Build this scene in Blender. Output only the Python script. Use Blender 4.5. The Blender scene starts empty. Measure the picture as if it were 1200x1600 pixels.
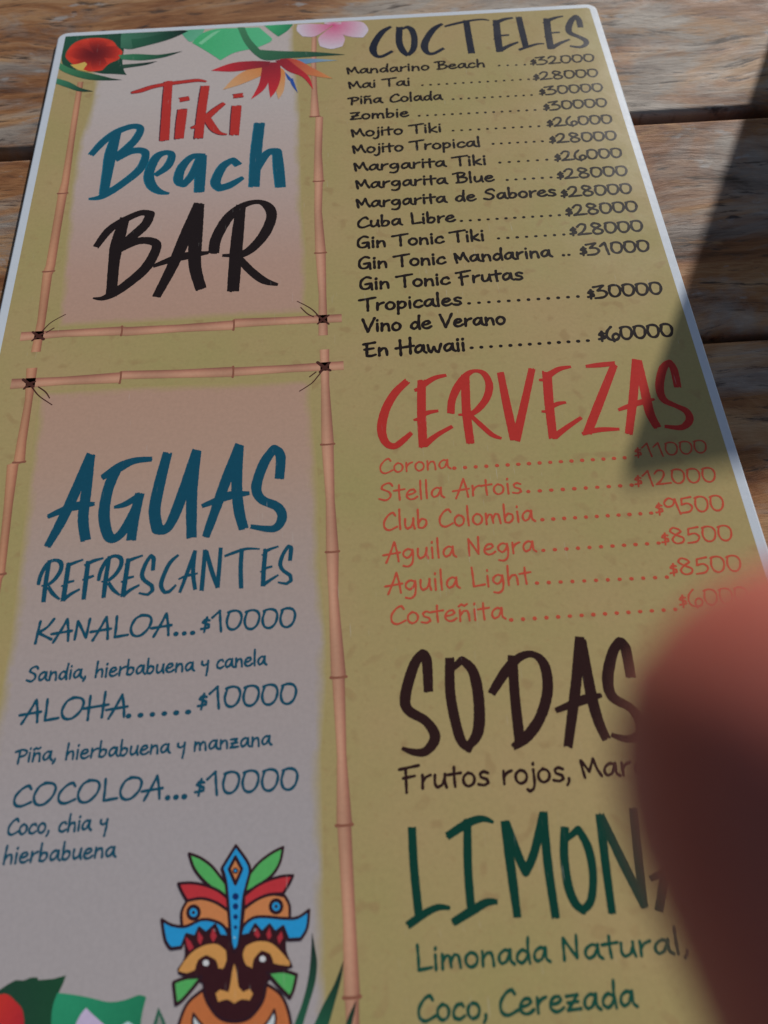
import bpy, bmesh, math, random
from mathutils import Vector, Matrix
from mathutils.geometry import delaunay_2d_cdt

# ------------------------------------------------------------------ camera, world, sun, exposure
scn = bpy.context.scene
col = scn.collection
cam_d = bpy.data.cameras.new('camera')
cam = bpy.data.objects.new('camera', cam_d); col.objects.link(cam); scn.camera = cam
CAM = Vector((0.11383364, -0.31447697, 0.18234834))
RIGHT = Vector((0.99789574, -0.06257765, -0.01697429))
DOWN = Vector((-0.06355317, -0.89211855, -0.44730917))
FWD = Vector((0.01284847, 0.44744668, -0.89421831))
m = Matrix((RIGHT, -DOWN, -FWD)).transposed().to_4x4(); m.translation = CAM
cam.matrix_world = m
cam_d.sensor_fit = 'VERTICAL'; cam_d.sensor_height = 24.0; cam_d.sensor_width = 18.0
cam_d.lens = 1180.0 / 1600.0 * 24.0
cam_d.clip_start = 0.001; cam_d.clip_end = 200.0
cam_d.dof.use_dof = True; cam_d.dof.focus_distance = 0.232; cam_d.dof.aperture_fstop = 8.4

SUN_EL = math.radians(23); SUN_AZ = math.radians(27.3)          # azimuth clockwise from +Y
SUN = Vector((math.sin(SUN_AZ) * math.cos(SUN_EL), math.cos(SUN_AZ) * math.cos(SUN_EL), math.sin(SUN_EL)))
w = bpy.data.worlds.new("World"); scn.world = w; w.use_nodes = True
nt = w.node_tree; nt.nodes.clear()
sky = nt.nodes.new('ShaderNodeTexSky'); sky.sky_type = 'NISHITA'; sky.sun_disc = False
sky.sun_elevation = SUN_EL; sky.sun_rotation = SUN_AZ; sky.air_density = 1.0; sky.dust_density = 1.0
bg = nt.nodes.new('ShaderNodeBackground'); bg.inputs['Strength'].default_value = 0.068
wo = nt.nodes.new('ShaderNodeOutputWorld')
nt.links.new(sky.outputs[0], bg.inputs[0]); nt.links.new(bg.outputs[0], wo.inputs[0])
sd = bpy.data.lights.new('sun', 'SUN'); sd.energy = 4.4; sd.angle = math.radians(0.7); sd.color = (1.0, 0.965, 0.91)
sun = bpy.data.objects.new('sun', sd); col.objects.link(sun)
sun.rotation_euler = SUN.to_track_quat('Z', 'Y').to_euler()
scn.view_settings.view_transform = 'Standard'; scn.view_settings.look = 'None'
scn.view_settings.exposure = -0.43; scn.view_settings.gamma = 1.0

random.seed(7)
MM = 0.001
LIT = (0.51, 0.50, 0.54)          # how bright white print looks in the photograph
def lin(c): c /= 255.0; return c / 12.92 if c <= 0.04045 else ((c + 0.055) / 1.055) ** 2.4
def ink(r, g, b): return tuple(min(0.9, lin(v) / k) for v, k in zip((r, g, b), LIT)) + (1.0,)

# ------------------------------------------------------------------ helpers
def link(o, parent=None):
    col.objects.link(o)
    if parent: o.parent = parent
    return o
def mesh_obj(name, verts, faces, mat, parent=None, cols=None, smooth=False):
    me = bpy.data.meshes.new(name); me.from_pydata(verts, [], faces); me.update()
    if mat: me.materials.append(mat)
    if cols:
        a = me.color_attributes.new('print_colour', 'FLOAT_COLOR', 'POINT')
        for i, c in enumerate(cols): a.data[i].color = c
    if smooth:
        for p in me.polygons: p.use_smooth = True
    return link(bpy.data.objects.new(name, me), parent)
def empty(name, loc, label, cat, group=None):
    o = bpy.data.objects.new(name, None); o.location = loc; o.empty_display_size = 0.02; link(o)
    o['label'] = label; o['category'] = cat
    if group: o['group'] = group
    return o
def bm_obj(name, bm, mat, parent=None, smooth=False):
    me = bpy.data.meshes.new(name); bm.to_mesh(me); bm.free(); me.materials.append(mat)
    if smooth:
        for p in me.polygons: p.use_smooth = True
    return link(bpy.data.objects.new(name, me), parent)
def box_bm(x0, x1, y0, y1, z0, z1, bev=0.0, seg=2):
    bm = bmesh.new(); bmesh.ops.create_cube(bm, size=1)
    for v in bm.verts: v.co = Vector(((x0 + x1) / 2 + v.co.x * (x1 - x0), (y0 + y1) / 2 + v.co.y * (y1 - y0), (z0 + z1) / 2 + v.co.z * (z1 - z0)))
    if bev: bmesh.ops.bevel(bm, geom=bm.edges[:], offset=bev, segments=seg, affect='EDGES', profile=0.5)
    return bm

class NT:
    def __init__(s, name):
        s.m = bpy.data.materials.new(name); s.m.use_nodes = True; s.t = s.m.node_tree
        s.b = s.t.nodes['Principled BSDF']
    def n(s, kind, **kw):
        o = s.t.nodes.new(kind)
        for k, v in kw.items():
            if k.startswith('i_'): o.inputs[k[2:].replace('_', ' ')].default_value = v
            else: setattr(o, k, v)
        return o
    def l(s, a, b): s.t.links.new(a, b)
    def noise(s, vec, scale, detail=4, rough=0.55, dist=0.0):
        o = s.n('ShaderNodeTexNoise'); o.inputs['Scale'].default_value = scale; o.inputs['Detail'].default_value = detail
        o.inputs['Roughness'].default_value = rough; o.inputs['Distortion'].default_value = dist
        s.l(vec, o.inputs['Vector']); return o.outputs['Fac']
    def ramp(s, fac, stops):
        o = s.n('ShaderNodeValToRGB'); e = o.color_ramp.elements
        while len(e) < len(stops): e.new(0.5)
        for el, (p, c) in zip(e, stops): el.position = p; el.color = c if isinstance(c, tuple) else (c, c, c, 1)
        s.l(fac, o.inputs[0]); return o.outputs[0]
    def mix(s, fac, a, b, mode='MIX'):
        o = s.n('ShaderNodeMix', data_type='RGBA', blend_type=mode)
        if isinstance(fac, float): o.inputs[0].default_value = fac
        else: s.l(fac, o.inputs[0])
        for k, v in ((6, a), (7, b)):
            if isinstance(v, tuple): o.inputs[k].default_value = v
            else: s.l(v, o.inputs[k])
        return o.outputs[2]
    def mapping(s, vec, scale=(1, 1, 1), loc=None):
        o = s.n('ShaderNodeMapping'); o.inputs['Scale'].default_value = scale; s.l(vec, o.inputs['Vector'])
        if loc is not None: s.l(loc, o.inputs['Location'])
        return o.outputs[0]
    def bump(s, h, strength, dist):
        o = s.n('ShaderNodeBump'); o.inputs['Strength'].default_value = strength; o.inputs['Distance'].default_value = dist
        s.l(h, o.inputs['Height']); s.l(o.outputs[0], s.b.inputs['Normal'])

# ------------------------------------------------------------------ materials
def print_finish(n, c):
    """satin laminate shared by everything printed on the card"""
    tc = n.n('ShaderNodeTexCoord').outputs['Object']
    mott = n.ramp(n.noise(tc, 900, 3), [(0.3, 0.93), (0.7, 1.0)])
    scr = n.noise(n.mapping(tc, (2600, 120, 1)), 1.0, 2, 0.4, 0.0)
    scm = n.mix(1.0, n.ramp(scr, [(0.715, 0.0), (0.75, 0.8)]), n.ramp(n.noise(tc, 26, 3), [(0.45, 0.0), (0.62, 0.45)]), 'MULTIPLY')
    n.l(n.mix(scm, n.mix(1.0, c, mott, 'MULTIPLY'), (0.75, 0.72, 0.66, 1)), n.b.inputs['Base Color'])
    rg = n.ramp(n.noise(tc, 60, 4), [(0.3, 0.22), (0.7, 0.30)])
    n.l(rg, n.b.inputs['Roughness'])
    n.b.inputs['Specular IOR Level'].default_value = 0.08
    n.bump(n.noise(tc, 260, 3), 0.08, 0.0004)
    return tc
def mat_print():
    n = NT('printed_ink'); a = n.n('ShaderNodeAttribute', attribute_name='print_colour')
    print_finish(n, a.outputs['Color']); return n.m
YEL = (146, 130, 90)
def mat_background():
    n = NT('printed_yellow'); tc = n.n('ShaderNodeTexCoord').outputs['Object']
    base = n.ramp(n.noise(tc, 22, 3), [(0.3, ink(142, 129, 88)), (0.7, ink(150, 129, 94))])
    sp = n.ramp(n.noise(tc, 260, 0, 0.4), [(0.62, 0.0), (0.74, 0.8)])
    reg = n.ramp(n.noise(tc, 70, 2), [(0.42, 0.0), (0.6, 0.75)])
    f = n.mix(1.0, sp, reg, 'MULTIPLY')
    c = n.mix(f, base, ink(136, 112, 80)); fine = n.ramp(n.noise(tc, 480, 1), [(0.62, 0.0), (0.75, 0.4)])
    c = n.mix(fine, c, ink(140, 116, 82))
    print_finish(n, c); return n.m
def mat_wood():
    n = NT('weathered_wood'); tc = n.n('ShaderNodeTexCoord').outputs['Object']
    rnd = n.n('ShaderNodeObjectInfo').outputs['Random']
    cx = n.n('ShaderNodeCombineXYZ'); mu = n.n('ShaderNodeMath', operation='MULTIPLY'); mu.inputs[1].default_value = 37.0
    n.l(rnd, mu.inputs[0]); n.l(mu.outputs[0], cx.inputs[0]); n.l(mu.outputs[0], cx.inputs[2])
    v = n.mapping(tc, (1, 1, 1), cx.outputs[0])
    warp = n.n('ShaderNodeVectorMath', operation='MULTIPLY_ADD'); wn = n.n('ShaderNodeTexNoise'); wn.inputs['Scale'].default_value = 14
    wn.inputs['Detail'].default_value = 2; n.l(v, wn.inputs['Vector'])
    n.l(wn.outputs['Color'], warp.inputs[0]); warp.inputs[1].default_value = (0.01, 0.022, 0); n.l(v, warp.inputs[2])
    g = n.mapping(warp.outputs[0], (13, 52, 30))
    grain = n.noise(g, 1.0, 8, 0.68, 0.4)
    fine = n.noise(n.mapping(warp.outputs[0], (48, 300, 60)), 1.0, 6, 0.7)
    broad = n.noise(n.mapping(v, (9, 26, 10)), 1.0, 6, 0.66, 0.8)
    patch = n.noise(n.mapping(v, (22, 70, 10)), 1.0, 6, 0.7, 0.5)
    warm = n.ramp(grain, [(0.30, (0.078, 0.029, 0.013, 1)), (0.40, (0.232, 0.090, 0.034, 1)), (0.50, (0.364, 0.167, 0.068, 1)), (0.60, (0.480, 0.275, 0.137, 1)), (0.74, (0.620, 0.420, 0.247, 1))])
    grey = n.ramp(grain, [(0.28, (0.10, 0.078, 0.064, 1)), (0.42, (0.235, 0.19, 0.16, 1)), (0.56, (0.37, 0.325, 0.28, 1)), (0.75, (0.52, 0.47, 0.41, 1))])
    c = n.mix(n.ramp(broad, [(0.46, 0.0), (0.57, 0.88)]), warm, grey)
    c = n.mix(n.ramp(patch, [(0.57, 0.0), (0.66, 0.85)]), c, (0.44, 0.235, 0.105, 1))
    c = n.mix(n.ramp(patch, [(0.30, 0.7), (0.40, 0.0)]), c, (0.132, 0.072, 0.047, 1))
    c = n.mix(n.ramp(fine, [(0.36, 0.85), (0.45, 0.0)]), c, (0.05, 0.034, 0.028, 1))
    stain = n.noise(n.mapping(v, (70, 130, 10)), 1.0, 4, 0.6)
    c = n.mix(n.ramp(stain, [(0.64, 0.0), (0.72, 0.7)]), c, (0.40, 0.39, 0.38, 1))
    c = n.mix(n.ramp(n.noise(n.mapping(v, (55, 190, 10)), 1.0, 3, 0.5, 1.0), [(0.27, 0.9), (0.33, 0.0)]), c, (0.03, 0.025, 0.03, 1))
    n.l(c, n.b.inputs['Base Color'])
    n.l(n.ramp(patch, [(0.35, 0.5), (0.6, 0.66)]), n.b.inputs['Roughness'])
    h = n.mix(0.5, grain, fine); n.bump(h, 0.6, 0.0014); n.b.inputs['Specular IOR Level'].default_value = 0.13
    return n.m
def mat_plain(name, c, rough=0.5, nscale=200, amt=0.15, bump=0.2, bd=0.0005, spec=0.3):
    n = NT(name); tc = n.n('ShaderNodeTexCoord').outputs['Object']
    c2 = tuple(x * (1 - amt) for x in c[:3]) + (1,)
    f = n.noise(tc, nscale, 5)
    n.l(n.mix(f, c, c2), n.b.inputs['Base Color']); n.b.inputs['Roughness'].default_value = rough
    n.b.inputs['Specular IOR Level'].default_value = spec; n.bump(f, bump, bd); return n.m
def mat_skin():
    n = NT('skin'); tc = n.n('ShaderNodeTexCoord').outputs['Object']
    f = n.noise(tc, 120, 4); n.l(n.ramp(f, [(0.3, (0.40, 0.085, 0.058, 1)), (0.7, (0.49, 0.14, 0.10, 1))]), n.b.inputs['Base Color'])
    n.b.inputs['Roughness'].default_value = 0.5
    n.b.inputs['Subsurface Weight'].default_value = 0.25; n.b.inputs['Subsurface Radius'].default_value = (0.004, 0.0012, 0.0006)
    n.b.inputs['Subsurface Scale'].default_value = 1.0
    n.bump(n.noise(tc, 900, 3), 0.3, 0.0002); return n.m
PRINT = mat_print(); BACK = mat_background(); WOOD = mat_wood(); SKIN = mat_skin()
WHITE = mat_plain('white_vinyl_edge', (0.80, 0.86, 0.93, 1), 0.34, 300, 0.06, 0.08, spec=0.12)
DARKWOOD = mat_plain('stained_wood', (0.12, 0.06, 0.03, 1), 0.55, 90, 0.4, 0.3)
CONCRETE = mat_plain('concrete', (0.22, 0.20, 0.18, 1), 0.9, 12, 0.3, 0.4, 0.004)
NAILM = mat_plain('fingernail', (0.55, 0.30, 0.25, 1), 0.3, 300, 0.05, 0.05)
STEEL = mat_plain('screw_steel', (0.35, 0.34, 0.33, 1), 0.4, 300, 0.3, 0.1)

# ------------------------------------------------------------------ ground and table
BOARD_T = 1.8 * MM
TOP = -BOARD_T - 0.0001                                      # table-top height; the card's face is z = 0
GROUND = TOP - 0.75
bm = bmesh.new(); bmesh.ops.create_grid(bm, x_segments=8, y_segments=8, size=60)
for v in bm.verts: v.co.z = GROUND
g = bm_obj('ground', bm, CONCRETE); g['kind'] = 'structure'
table = empty('wooden_table', (0.12, -0.15, GROUND), 'weathered varnished plank table top with open gaps under the menu card', 'table')
T0 = Vector(table.location)
GAPS = [(0.2355, 0.2325), (0.1360, 0.1330), (0.0360, 0.0325), (-0.0655, -0.0705), (-0.1684, -0.1710), (-0.2700, -0.2735), (-0.3720, -0.3750), (-0.4740, -0.4770)]
for i in range(len(GAPS) - 1):
    y1, y0 = GAPS[i][1], GAPS[i + 1][0]
    nx = 60; x0, x1 = -0.62, 0.88
    bm = box_bm(x0 + random.uniform(-.004, .004), x1, y0, y1, TOP - 0.028, TOP, 0.0022, 3)
    for v in bm.verts: v.co -= T0
    pl = bm_obj('plank', bm, WOOD, table, True)
    md = pl.modifiers.new('weighted', 'WEIGHTED_NORMAL')
for x in (-0.45, 0.46, 0.72):
    bm = box_bm(x - 0.035, x + 0.035, -0.474, 0.2325, TOP - 0.068, TOP - 0.0282, 0.002)
    for v in bm.verts: v.co -= T0
    bm_obj('batten', bm, DARKWOOD, table)
for x in (-0.52, 0.78):
    for y in (-0.42, 0.18):
        bm = box_bm(x - 0.03, x + 0.03, y - 0.03, y + 0.03, GROUND, TOP - 0.0284, 0.002)
        for v in bm.verts: v.co -= T0
        bm_obj('leg', bm, DARKWOOD, table)

# a small dark nail head sunk in the far plank
bm = bmesh.new(); bmesh.ops.create_cone(bm, cap_ends=True, segments=16, radius1=0.0011, radius2=0.0013, depth=0.0008)
for v in bm.verts: v.co = Vector((v.co.x * .8 + 0.2345, v.co.y * 1.6 + 0.0135, v.co.z + TOP + 0.0001)) - T0
bm_obj('nail_head', bm, DARKWOOD, table)

# ------------------------------------------------------------------ 2-D drawing kit (millimetres on the card)
def lerp(a, b, t): return a + (b - a) * t
def catmull(P, corners, closed=False, step=0.5, dim=2):
    n = len(P); out = []
    rng = n if closed else n - 1
    for i in range(rng):
        p1, p2 = P[i], P[(i + 1) % n]
        p0 = P[(i - 1) % n] if (closed or i > 0) else p1
        p3 = P[(i + 2) % n] if (closed or i + 2 < n) else p2
        if i in corners: p0 = p1
        if (i + 1) % n in corners: p3 = p2
        L = math.dist(p1[:2], p2[:2]); k = max(1, min(14, int(L / step)))
        for j in range(k):
            t = j / k; q = []
            for a in range(len(p1)):
                q.append(0.5 * (2 * p1[a] + (p2[a] - p0[a]) * t + (2 * p0[a] - 5 * p1[a] + 4 * p2[a] - p3[a]) * t * t + (3 * p1[a] - p0[a] - 3 * p2[a] + p3[a]) * t ** 3))
            out.append(q)
    if not closed: out.append(list(P[-1]))
    return out
def auto_corners(P, closed, ang=62):
    c = set(); n = len(P)
    for i in range(n):
        if not closed and i in (0, n - 1): continue
        a = Vector(P[i][:2]) - Vector(P[i - 1][:2]); b = Vector(P[(i + 1) % n][:2]) - Vector(P[i][:2])
        if a.length > 1e-6 and b.length > 1e-6 and math.degrees(a.angle(b)) > ang: c.add(i)
    return c
def ccw(f):
    s = sum(f[i][0] * f[(i + 1) % len(f)][1] - f[(i + 1) % len(f)][0] * f[i][1] for i in range(len(f)))
    return f if s > 0 else f[::-1]
def disc(x, y, r, n=8, ry=None, a0=0.0): return [(x + r * math.cos(a0 + 2 * math.pi * k / n), y + (ry or r) * math.sin(a0 + 2 * math.pi * k / n)) for k in range(n)]
def ribbon(path, closed=False, brush=False, rnd=None):
    """polygons covering a stroke of varying width: path = [(x, y, width)]"""
    F = []; n = len(path)
    for i in range(n if closed else n - 1):
        a, b = path[i], path[(i + 1) % n]
        d = Vector((b[0] - a[0], b[1] - a[1]))
        if d.length < 1e-5: continue
        d.normalize(); nx, ny = -d.y, d.x; wa, wb = a[2] / 2, b[2] / 2
        if brush:
            wa *= 1 + rnd.uniform(-.035, .035); wb *= 1 + rnd.uniform(-.035, .035)
        F.append([(a[0] + nx * wa, a[1] + ny * wa), (a[0] - nx * wa, a[1] - ny * wa), (b[0] - nx * wb, b[1] - ny * wb), (b[0] + nx * wb, b[1] + ny * wb)])
        if closed or not brush or (i > 0 and min(math.dist(a[:2], path[0][:2]), math.dist(a[:2], path[-1][:2])) > wa * 1.05): F.append(disc(a[0], a[1], wa * 0.985, 8 if wa < 1 else 14))
    if not closed and not brush: F.append(disc(path[-1][0], path[-1][1], path[-1][2] / 2, 8))
    if brush:                                                # ragged square brush ends
        for e, q in ((path[0], path[1]), (path[-1], path[-2])):
            d = Vector((e[0] - q[0], e[1] - q[1]))
            if d.length < 1e-5: continue
            d.normalize(); nx, ny = -d.y, d.x; k = 5; w = e[2]
            for j in range(k):
                u0, u1 = -0.5 + j / k, -0.5 + (j + 1.02) / k; L = w * rnd.uniform(0.0, 0.17); B = w * 0.25
                F.append([(e[0] + nx * w * u0 - d.x * B, e[1] + ny * w * u0 - d.y * B), (e[0] + nx * w * u1 - d.x * B, e[1] + ny * w * u1 - d.y * B),
                          (e[0] + nx * w * u1 * .96 + d.x * L, e[1] + ny * w * u1 * .96 + d.y * L), (e[0] + nx * w * u0 * .96 + d.x * L * .7, e[1] + ny * w * u0 * .96 + d.y * L * .7)])
    return F
def union(polys):
    V = []; F = []
    for f in polys:
        f = ccw(f); F.append(list(range(len(V), len(V) + len(f)))); V += [Vector(p) for p in f]
    r = delaunay_2d_cdt(V, [], F, 0, 1e-5, True)
    return [tuple(v) for v in r[0]], [tuple(t) for t, o in zip(r[2], r[5]) if o]
class Sheet:
    """collects flat printed shapes at small heights and links them as one mesh"""
    def __init__(s): s.v = []; s.f = []; s.c = []
    def add(s, verts, faces, z, colour):
        b = len(s.v)
        s.v += [(x * MM, y * MM, z * 0.2 * MM) for x, y in verts]
        for t in faces:
            a, bb, c = (verts[i] for i in t[:3])
            up = (bb[0] - a[0]) * (c[1] - a[1]) - (bb[1] - a[1]) * (c[0] - a[0]) > 0
            s.f.append(tuple(b + i for i in (t if up else t[::-1])))
        s.c += [colour(p) if callable(colour) else colour for p in verts]
    def done(s, name, parent, label=None, mat=None):
        o = mesh_obj(name, s.v, s.f, mat or PRINT, parent, s.c)
        if label: o['label'] = label
        return o

# ------------------------------------------------------------------ handwriting: centre-line glyphs, baseline 0, capitals 100 high
GLYPH = {
 'a': (60, "46,50 32,57 13,42 8,20 17,4 32,12 47,48!|48,56 47,30 48,10 58,0"),
 'b': (54, "12,100 10,50 9,6|10,28 26,50 42,44 43,20 27,2 9,6"),
 'c': (50, "44,44 38,56 22,52 8,28 11,6 27,0 46,12"),
 'd': (58, "42,44 30,54 12,38 8,14 20,2 36,14 46,38|52,100 47,50 49,0"),
 'e': (54, "10,28 28,30 44,42 38,55 24,54 10,38 7,16 20,1 38,4 50,14"),
 'g': (58, "46,48 30,56 11,42 10,20 22,9 38,22 47,50!|47,52 47,10 40,-22 24,-35 6,-30"),
 'h': (56, "14,100 11,50 9,0|10,24 26,48 40,50 45,30 45,0"),
 'i': (24, "12,56 11,0|13,78 14,84"),
 'j': (26, "18,56 17,0 10,-26 -2,-34 -10,-26|19,78 20,84"),
 'k': (52, "12,100 9,0|44,56 12,24!|12,26 46,0"),
 'l': (24, "13,104 11,50 11,0"),
 'm': (80, "11,56 9,0|9,24 24,50 34,48 38,4|38,26 52,52 64,48 69,0"),
 'n': (56, "11,56 9,0|10,26 26,50 39,50 44,30 45,0"),
 'ñ': (56, "11,56 9,0|10,26 26,50 39,50 44,30 45,0|8,74 19,84 30,75 42,84"),
 'o': (54, "27,57 10,42 8,16 22,0 41,10 47,34 38,52 25,56"),
 'p': (54, "11,56 9,0 7,-38|10,34 26,54 43,46 42,18 25,4 9,12"),
 'r': (44, "11,56 9,0|10,26 22,46 40,55"),
 's': (46, "42,50 28,58 13,48 16,34 36,24 40,9 26,0 5,5"),
 't': (46, "24,84 22,40 23,0|0,52 46,58"),
 'u': (56, "11,54 9,18 18,2 33,10 44,38|46,56 45,20 49,0"),
 'v': (50, "8,54 22,0!|22,0 46,58"),
 'w': (76, "8,54 12,12 20,0 36,38!|36,38 44,6 54,0 70,58"),
 'y': (52, "10,56 10,36 22,28 40,38|46,58 43,10 36,-36"),
 'z': (56, "8,52 44,55!|44,55 8,2!|8,2 50,5|10,28 44,31"),
 'á': (60, "46,50 32,57 13,42 8,20 17,4 32,12 47,48!|48,56 47,30 48,10 58,0|26,74 38,92"),
 ',': (24, "13,10 12,-4 4,-18"), ' ': (40, ""),
 'A': (68, "6,-8 26,44 44,98!|44,98 52,48 56,-4|-4,32 64,42"),
 'B': (66, "16,92 14,2|-8,88 22,98 50,92 46,72 18,52!|18,52 54,48 58,24 40,6 4,2"),
 'C': (64, "58,74 50,90 30,80 9,46 10,12 30,0 62,16"),
 'E': (62, "16,88 13,2!|13,2 34,0 54,8|0,86 54,96|4,48 46,54"),
 'F': (64, "17,84 16,-14|-6,84 64,98|6,46 48,54"),
 'G': (70, "58,88 38,98 12,72 6,30 18,4 44,8 58,40!|30,40 58,46!|58,46 60,-4"),
 'H': (74, "14,102 13,-8|62,116 58,0|-8,44 76,56"),
 'K': (62, "14,96 8,-6|60,104 40,66 12,42!|12,42 60,8"),
 'L': (58, "12,100 13,50 12,3!|12,3 56,10"),
 'M': (76, "8,76 10,40 14,0|10,76 32,26!|32,26 52,80!|52,80 60,36 72,4"),
 'N': (66, "10,2 14,88!|14,88 48,8!|48,8 54,96"),
 'O': (80, "44,98 20,84 6,40 16,6 40,2 66,34 74,74 62,94 36,98"),
 'P': (60, "18,72 14,-8|-6,66 30,78 56,64 46,42 16,34"),
 'S': (62, "58,80 48,97 24,90 13,68 44,46 48,22 28,2 0,12"),
 'T': (66, "-8,84 70,98|32,92 30,0"),
 'V': (66, "6,96 28,0!|28,0 66,100"),
 'Z': (62, "6,72 52,76!|52,76 4,2!|4,2 60,8|12,36 46,42"),
 '0': (68, "16,84 8,44 16,10 36,2 56,22 64,62 54,88 32,94 12,86"),
 '1': (52, "4,66 32,97!|32,97 35,50 40,-4"),
 '2': (72, "6,72 24,94 46,88 46,60 26,24 4,3!|4,3 70,8"),
 '3': (66, "0,88 50,96!|50,96 18,58!|18,58 48,54 60,30 40,4 -2,0"),
 '5': (66, "62,94 20,86!|20,86 14,50!|14,50 42,56 58,34 42,6 4,0"),
 '6': (70, "36,98 12,66 6,26 22,2 52,2 66,26 54,46 34,30 36,-10"),
 '8': (68, "46,86 24,98 8,78 28,54 58,32 50,6 22,2 10,26 30,54 54,72 46,88"),
 '9': (68, "54,80 32,96 8,70 16,44 42,50 58,88!|58,88 62,40 68,-4"),
 '$': (40, "34,52 16,56 8,42 32,28 32,12 4,6|24,70 16,-12"),
}
def glyph_strokes(ch):
    out = []
    for st in GLYPH[ch][1].split('|'):
        if not st: continue
        P = []; cs = set()
        for i, tok in enumerate(st.split()):
            if tok.endswith('!'): cs.add(i); tok = tok[:-1]
            P.append(tuple(float(v) for v in tok.split(',')))
        out.append(catmull(P, cs, False, 9))
    return out
GS = {c: glyph_strokes(c) for c in GLYPH}
def write(sheet, s, x0, y0, x1, y1, h, weight, colour, z):
    adv = sum(GLYPH[c][0] for c in s) - 8
    sx = math.dist((x0, y0), (x1, y1)) / adv; sy = h / 100; ang = math.atan2(y1 - y0, x1 - x0)
    ca, sa = math.cos(ang), math.sin(ang); pen = 0; polys = []
    wd = weight * h / 100 * 1.3
    for c in s:
        dy = random.uniform(-1.2, 1.2)
        k = 0.62 if c == '$' else 1.0
        for st in GS[c]:
            path = []
            for i, (gx, gy) in enumerate(st):
                X = (pen + gx) * sx; Y = (gy * (0.86 if c == '$' else 1) + (8 if c == '$' else 0) + dy) * sy
                path.append((x0 + X * ca - Y * sa, y0 + X * sa + Y * ca, wd * (0.93 + 0.12 * math.sin(i * 1.3 + pen))))
            polys += ribbon(path)
        pen += GLYPH[c][0]
    v, f = union(polys); sheet.add(v, f, z, colour)
def dots(sheet, n, x0, y0, x1, y1, r, colour, z):
    for i in range(n):
        t = i / max(1, n - 1); x, y = lerp(x0, x1, t), lerp(y0, y1, t)
        d = disc(x, y, r * random.uniform(.92, 1.05), 12, r * random.uniform(.8, .92), random.random())
        sheet.add(d, [tuple(range(12))], z, colour)

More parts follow.
